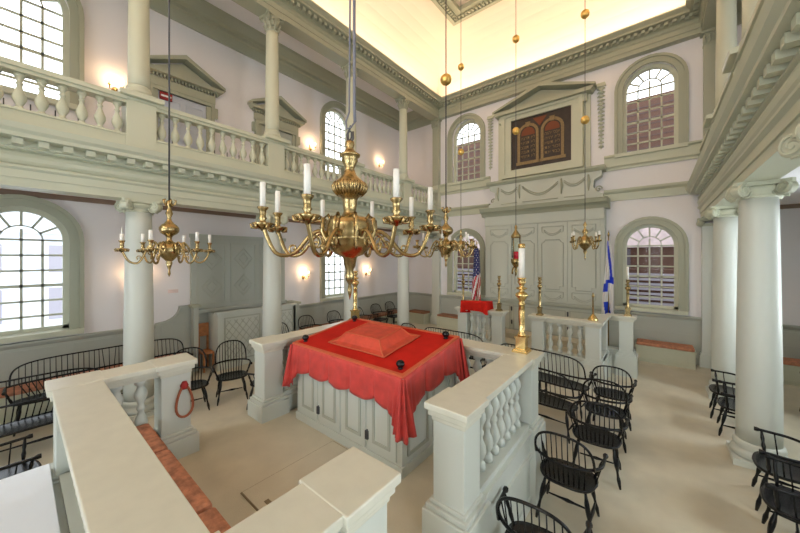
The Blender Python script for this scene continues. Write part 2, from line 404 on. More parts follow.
window(FE, -5.75, LOW, 'lower arched window on the end wall behind the striped flag')
window(FE, -5.75, UP, 'upper arched window on the end wall left of the painted tablet')
window(FE, -.15, LOW, 'lower arched window on the end wall behind the blue and white flag')
window(FE, -.15, UP, 'upper arched window on the end wall right of the painted tablet')
for y, nm in ((.05, 'nearest the viewer'), (3.7, 'in the middle'), (7.35, 'nearest the end wall')):
    window(FR, y, LOW, 'arched lower window on the right wall, ' + nm); window(FR, y, UP, 'arched upper window on the right wall, ' + nm)
for x, nm in ((-5.75, 'left one'), (-2.95, 'middle one'), (-.15, 'right one')):
    window(FW, x, LOW, 'arched lower window behind the viewer, ' + nm); window(FW, x, UP, 'arched upper window behind the viewer, ' + nm)

# ================================================================== columns
SH = []
def shaft(z0, z1, r0, r1):
    p = []
    for i in range(13):
        t = i / 12; p.append((r0 + (r1 - r0) * t ** 1.6, z0 + (z1 - z0) * t))
    return p
ib = MB()
def make_lower():
    root = thing('column', 'x', 'column', (CL, 1.36, 0))
    mb = MB(); mb.lathe([(.25, .08), (.275, .11), (.26, .17), (.235, .19), (.232, .21), (.25, .24), (.24, .28), (.22, .30)], 28); mb.box(-.27, .27, -.27, .27, 0, .085); mb.build('base', 'sage2', root)
    mb = MB(); mb.lathe(shaft(.29, 3.56, .215, .18), 28) ; mb.build('shaft', 'sage2', root)
    mb = MB(); mb.lathe([(.18, 3.53), (.195, 3.545), (.195, 3.56), (.18, 3.575), (.19, 3.60), (.225, 3.635), (.23, 3.66), (.2, 3.69)], 28)
    T = MB()
    pl = []
    for k in range(4):
        a = k * pi / 2
        for t in (-1, -.6, 0, .6, 1):
            d = .265 - .05 * (1 - t * t); x, y = d, .265 * t
            if abs(t) == 1: x = .27; y = .235 * t
            pl.append((x * cos(a) - y * sin(a), x * sin(a) + y * cos(a)))
    mb.prism(pl, lambda a, b_, d: (a, b_, d), 3.69, 3.74)
    for k in range(4):                                   # corner volutes
        a = pi / 4 + k * pi / 2
        R = Matrix.Rotation(a, 4, 'Z')
        Tm = R @ Matrix.Translation((.275, 0, 3.635)) @ Matrix.Rotation(pi / 2, 4, 'X')
        mb.lathe([(.02, -.055), (.085, -.05), (.095, -.035), (.07, 0), (.095, .035), (.085, .05), (.02, .055)], 18, T=Tm)
        for sgn in (-1, 1):
            sp = []
            for i in range(34):
                t = i / 33; an = -pi / 2 - t * 4.4 * pi; rr = .088 * (1 - t) + .015
                sp.append((rr * cos(an), rr * sin(an), sgn * .056))
            mb.tube(sp, .011, 5, T=Tm)
        mb.tube([R @ Vector(p) for p in ((.14, 0, 3.67), (.2, 0, 3.69), (.27, 0, 3.69))], [.03, .035, .03], 8)
    mb.build('capital', 'trimlight', root)
    return root
lowc = make_lower()
def make_upper():
    root = thing('column', 'x', 'column', (CL, 1.36, 0))
    mb = MB(); mb.box(-.2, .2, -.2, .2, 5.53, 5.58); mb.lathe([(.19, 5.58), (.2, 5.61), (.19, 5.64), (.165, 5.66), (.18, 5.69), (.17, 5.71), (.155, 5.73)], 24); mb.build('base', 'trimlight', root)
    mb = MB(); mb.lathe(shaft(5.72, 8.08, .155, .135), 24); mb.build('shaft', 'trimlight', root)
    mb = MB(); mb.lathe([(.135, 8.05), (.15, 8.07), (.15, 8.085), (.135, 8.1), (.13, 8.2), (.15, 8.3), (.2, 8.36)], 20)
    for row, (zb, h, n) in enumerate(((8.1, .12, 8), (8.16, .15, 8))):
        for k in range(n):
            a = 2 * pi * (k + .5 * row) / n; R = Matrix.Rotation(a, 4, 'Z')
            mb.tube([R @ Vector(p) for p in ((.135, 0, zb), (.15, 0, zb + h * .6), (.18, 0, zb + h), (.205, 0, zb + h * .85))], [.03, .035, .03, .012], 6)
    for k in range(4):
        R = Matrix.Rotation(pi / 4 + k * pi / 2, 4, 'Z')
        mb.tube([R @ Vector(p) for p in ((.14, 0, 8.26), (.19, 0, 8.35), (.24, 0, 8.36), (.245, 0, 8.32), (.22, 0, 8.31))], [.02, .02, .018, .018, .01], 6)
    pl = []
    for k in range(4):
        a = k * pi / 2
        for t in (-1, 0, 1):
            x, y = (.22, .19 * t) if t else (.18, 0); pl.append((x * cos(a) - y * sin(a), x * sin(a) + y * cos(a)))
    mb.prism(pl, lambda a, b_, d: (a, b_, d), 8.37, 8.42)
    mb.build('capital', 'sage', root)
    return root
upc = make_upper()
YS = [1.36, 3.83, 6.3, 8.8, -1.11]
ORD = ['beside the viewer, outside the frame', 'second in view', 'third', 'farthest', 'behind the viewer']
for sd, X in (('left', CL), ('right', CR)):
    for i, y in enumerate(YS):
        where = {('left', 0): 'left edge column under the gallery, behind the six-armed chandelier', ('left', 1): 'green stone-like lower column right of the panelled recess on the left',
                 ('left', 2): 'lower left column hidden partly behind the big chandelier stem', ('left', 3): 'slim looking lower column nearest the far left corner',
                 ('right', 2): 'large pale column standing closest on the right side', ('right', 3): 'pale column just left of the largest right column',
                 ('right', 1): 'lower right column just outside the frame with its scroll at the edge'}.get((sd, i), 'lower %s column %s' % (sd, ORD[i]))
        if sd == 'left' and i == 0: o = lowc; o['label'] = where
        else: o = dup(lowc, (X, y - (.1 if sd == 'right' and i == 1 else 0), 0), 0, where)
        o['group'] = 'lower columns carrying the galleries'
        lab = 'upper %s gallery column, %s' % (sd, {0: 'the one nearest the pale left window' if sd == 'left' else 'out of view', 1: 'standing over the panelled recess' if sd == 'left' else 'above the frame edge', 2: 'directly behind the hanging strap' if sd == 'left' else 'right one of the two pale shafts', 3: 'last before the far corner' if sd == 'left' else 'left one of the two pale shafts', 4: 'behind the viewer'}[i])
        if sd == 'left' and i == 0: o = upc; o['label'] = lab
        else: o = dup(upc, (X, y, 0), 0, lab)
        o['group'] = 'upper gallery columns'
# pilasters on the end wall
for sd, X in (('left', CL), ('right', CR)):
    root = thing('pilaster', 'flat lower pilaster on the end wall at the %s row of columns' % sd, 'pilaster', (X, YE - .2, 0))
    mb = MB(); mb.box(-.22, .22, -.03, .2, 0, .3); mb.box(-.2, .2, -.01, .2, .3, .36); mb.build('base', 'sage2', root)
    mb = MB(); mb.box(-.17, .17, .02, .2, .36, 3.58); mb.build('shaft', 'sage2', root)
    mb = MB(); mb.box(-.2, .2, -.01, .2, 3.53, 3.60); mb.box(-.25, .25, -.06, .2, 3.66, 3.74)
    for s in (-1, 1): mb.lathe([(.02, -.2), (.075, -.19), (.075, .0), (.02, .01)], 14, T=Matrix.Translation((s * .2, .1, 3.61)) @ Matrix.Rotation(pi / 2, 4, 'X') @ Matrix.Scale(-1, 4, (0, 0, 1)))
    mb.build('capital', 'sage', root)
    root = thing('pilaster', 'flat upper pilaster on the end wall at the %s gallery' % sd, 'pilaster', (X, YE - .2, 0))
    mb = MB(); mb.box(-.16, .16, -.02, .2, 4.56, 5.7); mb.build('base', 'trimlight', root)
    mb = MB(); mb.box(-.14, .14, .02, .2, 5.7, 8.1); mb.build('shaft', 'sage', root)
    mb = MB(); mb.box(-.15, .15, 0, .2, 8.08, 8.12); mb.box(-.2, .2, -.04, .2, 8.36, 8.42); mb.box(-.14, .14, .01, .2, 8.12, 8.36)
    for r_, zb in enumerate((8.12, 8.19)):
        for k in range(4): mb.tube([(-.13 + .087 * k, .0, zb), (-.13 + .087 * k, -.02, zb + .09), (-.13 + .087 * k, -.05, zb + .11)], [.035, .035, .02], 6)
    mb.build('capital', 'sage', root)

# ================================================================== balusters + gallery railings
BP = [(.055, 0), (.055, .035), (.04, .045), (.03, .07), (.045, .1), (.068, .16), (.066, .21), (.045, .27), (.026, .33), (.024, .36), (.036, .375), (.036, .39), (.024, .40), (.03, .44), (.05, .475), (.055, .48), (.055, .52)]
def balmesh(h, k=1.0, double=False):
    mb = MB()
    if double:   # symmetric vase-over-vase bima baluster
        H = [(.05, 0), (.05, .05), (.035, .06), (.03, .08), (.045, .11), (.058, .15), (.05, .2), (.03, .25), (.024, .28), (.036, .3), (.036, .32), (.024, .34), (.032, .38), (.056, .43), (.052, .47), (.034, .51), (.03, .54), (.05, .55), (.05, .6)]
        mb.lathe([(r * k, z * h / .6) for r, z in H], 12)
    else: mb.lathe([(r * k, z * h / .52) for r, z in BP], 12)
    return mb
def share(src, name, parent, loc):
    o = bpy.data.objects.new(name, src.data); COL.objects.link(o); o.parent = parent; o.location = loc; return o
YP = [-3.4, -1.11, 1.36, 3.83, 6.3, 8.8, 10.95]
for sd, X, s in (('left', CL, 1), ('right', CR, -1)):
    for i in range(len(YP) - 1):
        a = YP[i] + .2; b_ = YP[i + 1] - .2
        lab = ['%s gallery railing bay behind the viewer', '%s gallery railing bay in front of the first window', '%s gallery railing bay in front of the first pedimented door', '%s gallery railing bay in front of the second pedimented door and its arched window', '%s gallery railing bay before the far sconce', '%s short gallery railing bay against the far corner'][i] % sd
        root = thing('gallery_railing', lab, 'railing', (X + s * .1, (a + b_) / 2, 4.55), 0, 'gallery railing bays')
        h = (b_ - a) / 2
        mb = MB(); mb.box(-.11, .11, -h, h, 0, .24); mb.box(-.13, .13, -h, h, .24, .27); mb.build('plinth', 'trimlight', root)
        mb = MB(); mb.box(-.10, .10, -h, h, .79, .84); mb.box(-.13, .13, -h, h, .84, .91); mb.build('handrail', 'trimlight', root)
        n = max(3, round((b_ - a) / .215)); first = None
        for k in range(n):
            y = -h + (k + .5) * 2 * h / n
            if first is None: first = balmesh(.52, 1.05).build('baluster', 'trimlight', root, (0, y, .27))
            else: share(first, 'baluster', root, (0, y, .27))
        if sd == 'left' and i in (1, 2, 3, 4):
            mb = MB(); mb.tube([(-.14, -h + .3, .34), (-.14, h - .25, .34)], .012, 6)
            for k in range(7): mb.tube([(-.14, -h + .3 + k * (2 * h - .6) / 6, .26), (-.14, -h + .3 + k * (2 * h - .6) / 6, .44)], .008, 5)
            mb.build('wire_rail', 'iron', root)
    for i, y in enumerate(YP[1:-1]):
        root = thing('gallery_pier', '%s gallery pier %s' % (sd, ['behind the viewer', 'under the upper column nearest the viewer', 'under the second upper column', 'under the third upper column', 'under the farthest upper column'][i]), 'pier', (X, y, 4.55), 0, 'gallery railing piers')
        mb = MB(); mb.box(-.21, .21, -.2, .2, 0, .9); mb.box(-.225, .225, -.215, .215, 0, .26); mb.build('block', 'trimlight', root)
        mb = MB(); mb.box(-.23, .23, -.22, .22, .86, .9); mb.box(-.31, .31, -.3, .3, .9, .98); mb.build('cap', 'trimlight', root, bevel=.01)

# ================================================================== pedimented gallery doors (left wall)
DN = [0]
def pdoor(c, label, pane):
    DN[0] += 1; root = thing('door_%d' % DN[0], label, 'door', FL(c, 4.5, 0)); root['kind'] = 'structure'
    L = Vector(root.location); G = lambda a, z, d: tuple(Vector(FL(a, z, d)) - L)
    mb = MB()
    for (i, o_, d) in ((.5, .66, .06), (.6, .68, .1)): mb.strip([(c - i, 4.5), (c - i, 6.6), (c + i, 6.6), (c + i, 4.5)], [(c - o_, 4.5), (c - o_, 6.6 + (o_ - i)), (c + o_, 6.6 + (o_ - i)), (c + o_, 4.5)], G, 0, d)
    mb.strip([(c - .68, 6.35), (c - .68, 6.6)], [(c - .76, 6.35), (c - .76, 6.6)], G, 0, .08); mb.strip([(c + .68, 6.35), (c + .68, 6.6)], [(c + .76, 6.35), (c + .76, 6.6)], G, 0, .08)
    mb.prism([(c - .7, 6.7), (c + .7, 6.7), (c + .7, 6.9), (c - .7, 6.9)], G, 0, .07); mb.build('casing', 'sage', root)
    mb = MB(); mb.prism([(c - .8, 6.96), (c + .8, 6.96), (c + .86, 7.05), (c - .86, 7.05)], G, 0, .24)
    k = c - .76
    while k < c + .72: mb.prism([(k, 6.9), (k + .035, 6.9), (k + .035, 6.96), (k, 6.96)], G, .05, .14); k += .07
    mb.prism([(c - .75, 7.05), (c + .75, 7.05), (c, 7.42)], G, 0, .07)
    for s in (-1, 1): mb.prism([(c + s * .88, 7.05), (c + s * .88, 7.12), (c, 7.56), (c, 7.46)], G, 0, .26)
    mb.build('pediment', 'sage', root)
    mb = MB(); mb.prism([(c - .5, 4.5), (c + .5, 4.5), (c + .5, 6.6), (c - .5, 6.6)], G, 0, .02)
    for s in (-1, 1):
        for (z0, z1) in ((4.7, 5.4), (5.5, 6.45)): mb.strip([(c + s * .25 - .17, z0), (c + s * .25 + .17, z0), (c + s * .25 + .17, z1), (c + s * .25 - .17, z1)], [(c + s * .25 - .19, z0 - .02), (c + s * .25 + .19, z0 - .02), (c + s * .25 + .19, z1 + .02), (c + s * .25 - .19, z1 + .02)], G, .02, .03, closed=True)
    mb.build('door_leaf', pane, root)
    return root
pdoor(2.55, 'pedimented doorway with leaf coloured like its pale bluish light on the left gallery wall', 'leaf_lit')
pdoor(4.98, 'pedimented doorway with dark grey leaf behind the second upper column', 'groove')
b = MB(); b.box(-.02, .02, -.12, .12, 0, .16); b.build  # small exit-like sign
o = b.build('sign', 'redtie', loc=(XL + .05, 2.2, 6.42)); tag(o, 'small red sign at the top corner of the pale gallery doorway', 'sign')
b = MB(); b.box(.021, .026, -.10, .10, .06, .10); b.build('stripe', 'flagwhite', o)

# ================================================================== panelled recess with lattice box (left wall)
DN[0] += 1
root = thing('door_%d' % DN[0], 'large grey green panelled wall unit with three tall panels on the left wall', 'panelled doors', (XL, 3.95, 0)); root['kind'] = 'structure'
G = lambda a, z, d: (d, a - 3.95, z)
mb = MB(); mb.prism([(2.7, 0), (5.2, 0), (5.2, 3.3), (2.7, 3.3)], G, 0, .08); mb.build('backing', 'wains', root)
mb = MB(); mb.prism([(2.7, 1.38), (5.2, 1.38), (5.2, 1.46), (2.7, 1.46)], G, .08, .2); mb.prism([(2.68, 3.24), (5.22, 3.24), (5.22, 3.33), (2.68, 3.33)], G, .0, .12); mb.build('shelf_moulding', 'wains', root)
for k in range(3):
    a = 2.82 + k * .8; mb = MB()
    mb.strip([(a + .05, 1.6), (a + .65, 1.6), (a + .65, 3.1), (a + .05, 3.1)], [(a, 1.55), (a + .7, 1.55), (a + .7, 3.15), (a, 3.15)], G, .08, .10, closed=True)
    cx = a + .35
    for j in range(2):
        cz = 2.0 + j * .72
        q = [(cx, cz - .3), (cx + .26, cz), (cx, cz + .3), (cx - .26, cz)]; p = [(cx, cz - .26), (cx + .225, cz), (cx, cz + .26), (cx - .225, cz)]
        mb.strip(p, q, G, .08, .1, closed=True)
        q = [(cx, cz - .17), (cx + .14, cz), (cx, cz + .17), (cx - .14, cz)]; p = [(cx, cz - .14), (cx + .11, cz), (cx, cz + .14), (cx - .11, cz)]
        mb.strip(p, q, G, .08, .1, closed=True)
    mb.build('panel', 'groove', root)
root = thing('seat_enclosure', 'pale lattice fronted box under the tall wall panels on the left', 'enclosure', (XL + .1, 3.95, 0))
mb = MB(); mb.box(.55, .61, -.82, 1.2, 0, 1.36); mb.box(.0, .61, -.88, -.82, 0, 1.36); mb.box(.0, .61, 1.14, 1.2, 0, 1.36); mb.build('front', 'sage2', root)
mb = MB(); mb.box(.5, .66, -.92, 1.24, 1.36, 1.42); mb.build('ledge', 'sage2', root)
for k in range(2):
    a = -.74 + k * .98; mb = MB(); G2 = lambda p, q, d: (.61 + d, p, q)
    mb.strip([(a + .03, .2), (a + .87, .2), (a + .87, 1.24), (a + .03, 1.24)], [(a, .17), (a + .9, .17), (a + .9, 1.27), (a, 1.27)], G2, 0, .02, closed=True)
    for j in range(-5, 6):
        for s in (-1, 1):
            pts = []
            for t in range(21):
                u = -.42 + .84 * t / 20; z = s * u * 1.25 + j * .21
                if abs(z) < .52: pts.append((a + .45 + u, .72 + z))
            if len(pts) > 2: mb.tube([G2(pts[0][0], pts[0][1], .006), G2(pts[-1][0], pts[-1][1], .006)], .008, 4)
    mb.build('lattice', 'groove', root)
# wall posts beside the recess
for (y, z, s) in ((2.74, 1.6, 'left'), (5.32, 1.42, 'right')):
    root = thing('wall_post', 'short square panelled post at the %s end of the tall wall panels' % s, 'post', (XL + .08, y, 0))
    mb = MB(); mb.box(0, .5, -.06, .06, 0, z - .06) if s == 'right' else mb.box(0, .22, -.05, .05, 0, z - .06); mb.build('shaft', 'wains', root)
    mb = MB(); d = .54 if s == 'right' else .26; mb.box(0, d, -.1, .1, z - .06, z); mb.build('cap', 'sage', root)

# ================================================================== wall benches
def bench(name, x0, x1, y0, y1, label, ncush, along, cm='leather', z=.42):
    root = thing(name, label, 'bench', ((x0 + x1) / 2, (y0 + y1) / 2, 0)); hx, hy = (x1 - x0) / 2, (y1 - y0) / 2
    mb = MB(); mb.box(-hx, hx, -hy, hy, 0, z - .04); mb.box(-hx - .02, hx + .02, -hy - .02, hy + .02, z - .04, z)
    if along == 'x':
        mb.strip([(-hx + .13, .11), (hx - .13, .11), (hx - .13, .3), (-hx + .13, .3)], [(-hx + .1, .08), (hx - .1, .08), (hx - .1, .33), (-hx + .1, .33)], lambda p, q, d: (p, -hy - d, q), 0, .015, closed=True)
    mb.build('seat_box', 'trimlight', root)
    for k in range(ncush):
        mb = MB()
        if along == 'x': a = -hx + k * 2 * hx / ncush; mb.box(a, a + 2 * hx / ncush - .01, -hy + .01, hy - .01, z, z + .08)
        else: a = -hy + k * 2 * hy / ncush; mb.box(-hx + .01, hx - .01, a, a + 2 * hy / ncush - .01, z, z + .08)
        mb.build('cushion', cm, root, bevel=.025)
    return root
bench('wall_bench', XL + .1, XL + .55, -3.2, 2.6, 'long cushioned bench below the near left window', 4, 'y', 'damask')
bench('wall_bench', XL + .1, XL + .55, 5.6, 10.4, 'long cushioned bench along the far part of the left wall', 4, 'y', 'leather')
bench('wall_bench', XL + .7, CL - .3, YE - .55, YE - .09, 'cushioned bench across the end of the left aisle', 1, 'x', 'leather')
bench('wall_bench', CL + .3, -5.3, YE - .55, YE - .09, 'cushioned bench under the window behind the striped flag', 1, 'x', 'leather')
bench('wall_bench', -.42, .74, YE - .6, YE - .09, 'short bench with a rust cushion under the right end window', 1, 'x', 'damask')
bench('wall_bench', 1.5, XR - .2, YE - .55, YE - .09, 'cushioned bench at the end of the right aisle behind the columns', 1, 'x', 'damask')
root = thing('wooden_chair', 'orange brown wooden chair in the gap of the left wall recess', 'chair', (XL + .36, 2.93, 0))
mb = MB(); mb.box(-.2, .2, -.12, .12, .42, .46); mb.build('seat', 'oak', root)
for sx in (-1, 1):
    for sy in (-1, 1):
        mb = MB(); mb.box(sx * .18 - .02, sx * .18 + .02, sy * .1 - .02, sy * .1 + .02, 0, .42 if sx > 0 else 1.12); mb.build('leg', 'oak', root)
mb = MB()
mb.box(-.2, -.17, -.1, .1, .8, 1.12); mb.build('backrest', 'oak', root)

# ================================================================== outside
b = MB(); b.box(-60, 60, -60, 60, -1.3, -1.2); tag(b.build('ground_outside', 'grass'), 'pale paved yard outside the hall', 'ground', kind='structure')
def nb(x0, x1, y, h, m, name, label):
    root = thing(name, label, 'building', ((x0 + x1) / 2, y, -1.2)); hx = (x1 - x0) / 2
    mb = MB(); mb.box(-hx, hx, 0, 3, 0, h + 1.2); mb.build('wall', m, root)
    return root, hx
r1, hx = nb(-16, 10, 15.5, 9.0, 'brick', 'brick_building', 'dark brick house seen through the end wall windows')
mb = MB(); mb.box(-hx, hx, -.08, 0, 4.35, 5.6); mb.build('bright_band', 'stone', r1)  # band added to stand for the brightness in the lower fanlights
mb = MB()
for k in range(18): mb.box(-hx, hx, -.02, 0, 5.9 + k * .23, 5.915 + k * .23)
mb.build('mortar_course', 'clap', r1)
mb = MB()
for k in range(6):
    x = -hx + 2 + k * 4.1; mb.box(x, x + .9, -.05, 0, 3.2, 4.3); mb.box(x, x + .9, -.05, 0, 6.5, 8.2)
mb.build('window', 'clap', r1)
r2, hx = nb(-14, 8, 13.4, 2.35, 'brick', 'clapboard_shed', 'grey slatted outbuilding behind the end wall windows'); r2.children[0].scale = (1, .2, 1)
mb = MB()
for k in range(20): mb.box(-hx, hx, -.06, 0, .3 + k * .16, .38 + k * .16)
mb.build('slat', 'slatpale', r2)
r3 = thing('pale_house', 'pale house faint in the glare outside the left windows', 'building', (-24, 1, -1.2))
mb = MB(); mb.box(-3, 3, -3, 4, 0, 5); mb.prism([(-3.3, 5), (4.3, 5), (.5, 7.2)], lambda a, z, d: (d, a, z), -3.2, 3.2); mb.build('wall', 'palehouse', r3)
mb = MB()
for k in range(3): mb.box(3, 3.05, -2.3 + k * 2.2, -1.4 + k * 2.2, 1.2, 2.6); mb.box(3, 3.05, -2.3 + k * 2.2, -1.4 + k * 2.2, 3.3, 4.5)
mb.build('window', 'slatpale', r3)

# ================================================================== ark (tall panelled cabinet) + surround
root = thing('ark_cabinet', 'tall grey green panelled cabinet in the middle of the end wall', 'cabinet', (XC, YE, 0))
a0, a1 = -1.8, 1.8      # local x
mb = MB(); mb.box(a0, a1, -.45, 0, .0, 4.18); mb.box(a0, a1, -.50, -.45, 3.86, 4.18); mb.build('body', 'panelpaint', root)
mb = MB(); run(mb, [(0, 4.18), (.52, 4.18), (.56, 4.26), (.62, 4.3), (.7, 4.33), (.74, 4.42), (.76, 4.45), (0, 4.48)], lambda u, z, d: (u, -d, z), a0 - .1, a1 + .1); mb.build('cornice', 'sage', root)
mb = MB(); run(mb, [(0, 1.22), (.5, 1.22), (.56, 1.27), (.58, 1.33), (0, 1.35)], lambda u, z, d: (u, -d, z), a0 - .02, a1 + .02); mb.build('ledge', 'panelpaint', root)
G = lambda p, q, d: (p, -.45 - d, q)
for k in range(4):
    c = a0 + .09 + (k + .5) * (a1 - a0 - .18) / 4; hw = (a1 - a0 - .18) / 8
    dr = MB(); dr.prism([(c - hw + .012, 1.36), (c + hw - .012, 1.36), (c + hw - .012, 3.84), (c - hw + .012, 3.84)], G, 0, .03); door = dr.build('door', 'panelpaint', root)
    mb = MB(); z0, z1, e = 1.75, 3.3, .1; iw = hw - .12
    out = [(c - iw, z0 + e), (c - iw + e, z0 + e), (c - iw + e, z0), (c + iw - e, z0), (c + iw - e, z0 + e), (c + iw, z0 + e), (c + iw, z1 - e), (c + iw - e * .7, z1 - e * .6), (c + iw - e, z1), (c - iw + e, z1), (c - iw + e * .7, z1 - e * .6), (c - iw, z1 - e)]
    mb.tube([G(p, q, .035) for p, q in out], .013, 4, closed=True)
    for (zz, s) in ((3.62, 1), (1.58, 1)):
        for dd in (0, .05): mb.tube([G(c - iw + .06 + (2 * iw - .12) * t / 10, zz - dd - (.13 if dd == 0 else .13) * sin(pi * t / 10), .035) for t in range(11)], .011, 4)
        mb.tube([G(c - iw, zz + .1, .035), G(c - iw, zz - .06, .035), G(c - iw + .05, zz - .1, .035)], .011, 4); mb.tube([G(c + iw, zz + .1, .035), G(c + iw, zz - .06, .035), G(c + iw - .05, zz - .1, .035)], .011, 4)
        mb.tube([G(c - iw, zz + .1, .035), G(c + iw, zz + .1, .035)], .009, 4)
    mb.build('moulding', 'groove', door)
for k in range(4):
    c = a0 + .09 + (k + .5) * (a1 - a0 - .18) / 4; hw = (a1 - a0 - .18) / 8
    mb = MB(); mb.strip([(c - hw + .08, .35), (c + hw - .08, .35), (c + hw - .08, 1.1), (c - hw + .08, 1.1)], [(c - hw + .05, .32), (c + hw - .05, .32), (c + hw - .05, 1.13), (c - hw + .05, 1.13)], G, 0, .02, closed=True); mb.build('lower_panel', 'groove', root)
    if k in (1, 3):
        for z in (.5, .95): mb = MB(); mb.box(c - hw - .02, c - hw + .02, -.48, -.45, z, z + .14); mb.build('hinge', 'iron', root)
# carved attic panel above cornice
root = thing('attic_panel', 'carved green panel with swags between the cabinet and the painted tablet', 'panel', (XC, YE, 0))
pts = [(-1.75, 4.48), (-1.75, 4.62), (-1.58, 4.7), (-1.5, 4.85), (-1.52, 5.05), (-1.7, 5.15), (-1.72, 5.3), (1.72, 5.3), (1.7, 5.15), (1.52, 5.05), (1.5, 4.85), (1.58, 4.7), (1.75, 4.62), (1.75, 4.48)]
mb = MB(); mb.prism(pts, lambda p, q, d: (p, -d, q), 0, .3); mb.build('body', 'panelpaint', root)
mb = MB(); run(mb, [(0, 5.3), (.33, 5.3), (.4, 5.38), (.4, 5.44), (0, 5.46)], lambda u, z, d: (u, -d, z), -1.8, 1.8); mb.build('cornice', 'sage', root)
mb = MB()
for c, hw in ((0, .55), (-1.0, .28), (1.0, .28)):
    for dd in (0, .06): mb.tube([(c - hw + 2 * hw * t / 12, -.31, 5.15 - dd - .3 * hw / .55 * sin(pi * t / 12)) for t in range(13)], .016, 5)
    mb.tube([(c - hw, -.31, 4.62), (c + hw, -.31, 4.62)], .012, 5)
for s in (-1, 1):
    for c in (.64, 1.38): mb.tube([(s * c, -.31, 5.22), (s * (c + .02), -.32, 5.0), (s * c, -.31, 4.75)], [.03, .045, .015], 6)
    sp = [(s * 1.62 + .1 * (1 - t / 20) * cos(t / 20 * 9) , -.2, 4.78 + .1 * (1 - t / 20) * sin(t / 20 * 9)) for t in range(21)]
    mb.tube(sp, .02, 5)
mb.build('swag', 'sage', root)

# tablet frame + pediment + painting
root = thing('tablet_surround', 'green pedimented frame around the painted tablet high on the end wall', 'frame', (XC, YE, 0))
G = lambda p, q, d: (p - XC, -d, q)
t0, t1, tz0, tz1 = -3.93, -2.05, 5.78, 7.5
mb = MB(); mb.prism([(-4.42, 5.46), (-1.55, 5.46), (-1.55, 7.75), (-4.42, 7.75)], G, 0, .08)
mb.strip([(t0, tz0), (t1, tz0), (t1, tz1), (t0, tz1)], [(t0 - .26, tz0 - .2), (t1 + .26, tz0 - .2), (t1 + .26, tz1 + .2), (t0 - .26, tz1 + .2)], G, .08, .2, closed=True)
mb.strip([(t0 - .2, tz0 - .14), (t1 + .2, tz0 - .14), (t1 + .2, tz1 + .14), (t0 - .2, tz1 + .14)], [(t0 - .32, tz0 - .26), (t1 + .32, tz0 - .26), (t1 + .32, tz1 + .26), (t0 - .32, tz1 + .26)], G, .08, .25, closed=True)
for s in (-1, 1):
    c = (t0 + t1) / 2
    mb.prism([(c + s * 1.1, 7.5), (c + s * 1.36, 7.5), (c + s * 1.36, 7.76), (c + s * 1.1, 7.76)], G, .08, .22)
mb.build('frame', 'trimlight', root)
mb = MB(); mb.prism([(-4.45, 7.72), (-1.5, 7.72), (-1.42, 7.84), (-4.53, 7.84)], G, 0, .38)
mb.prism([(-4.4, 7.84), (-1.55, 7.84), (-2.97, 8.3)], G, 0, .12)
for s in (-1, 1): mb.prism([(XC + s * 1.57, 7.84), (XC + s * 1.57, 7.9), (XC, 8.44), (XC, 8.32)], G, 0, .40)
mb.build('pediment', 'sage', root)
root2 = thing('painted_tablet', 'dark painted tablet with two gilded arches of lettering', 'painting', (XC, YE - .1, 0))
G = lambda p, q, d: (p - XC, -d, q)
mb = MB(); mb.prism([(t0 - .01, tz0 - .01), (t1 + .01, tz0 - .01), (t1 + .01, tz1 + .01), (t0 - .01, tz1 + .01)], G, 0, .03); mb.build('board', 'darkboard', root2)
for s in (-1, 1):
    c = (t0 + t1) / 2 + s * .38
    mb = MB(); mb.strip(arcpts(c, .26, 6.02, 6.95, 12), arcpts(c, .35, 6.02, 6.95, 12), G, .03, .045); mb.prism([(c - .4, 5.92), (c + .4, 5.92), (c + .4, 6.02), (c - .4, 6.02)], G, .03, .05)
    mb.prism([(c - .05, 7.18), (c + .05, 7.18), (c + .08, 7.34), (c - .08, 7.34)], G, .03, .06)
    mb.build('arch', 'gold', root2)
    mb = MB(); mb.add([G(p, q, .035) for p, q in arcpts(c, .22, 6.9, 6.95, 12)], [tuple(range(15))]); mb.build('lunette', 'rust', root2)
mb = MB(); mb.prism([((t0 + t1) / 2 - .22, 7.42), ((t0 + t1) / 2 + .22, 7.42), ((t0 + t1) / 2, 7.12)], G, .03, .04); mb.build('lunette', 'rust', root2)
right_lines = ['אנכי יהוה', 'לא יהיה', 'לא תשא', 'זכור את', 'כבד את']; left_lines = ['לא תרצח', 'לא תנאף', 'לא תגנב', 'לא תענה', 'לא תחמד']
for lines, s in ((right_lines, 1), (left_lines, -1)):
    c = (t0 + t1) / 2 + s * .38
    for k, tx in enumerate(lines):
        cu = bpy.data.curves.new('line', 'FONT'); cu.body = tx[::-1]; cu.size = .15; cu.align_x = 'CENTER'; cu.extrude = .002; cu.resolution_u = 2
        tmp = bpy.data.objects.new('line', cu); COL.objects.link(tmp)
        bpy.context.view_layer.update(); dg = bpy.context.evaluated_depsgraph_get()
        me = bpy.data.meshes.new_from_object(tmp.evaluated_get(dg)); bpy.data.objects.remove(tmp)
        wv = max([v.co.x for v in me.vertices] + [.01]) * 2
        for v in me.vertices: v.co.x *= min(1, .46 / wv)
        me.materials.clear(); me.materials.append(M['gold'])
        o = bpy.data.objects.new('lettering', me); COL.objects.link(o); o.parent = root2; o.location = (c - XC, -.04, 6.76 - k * .155); o.rotation_euler = (radians(90), 0, 0)
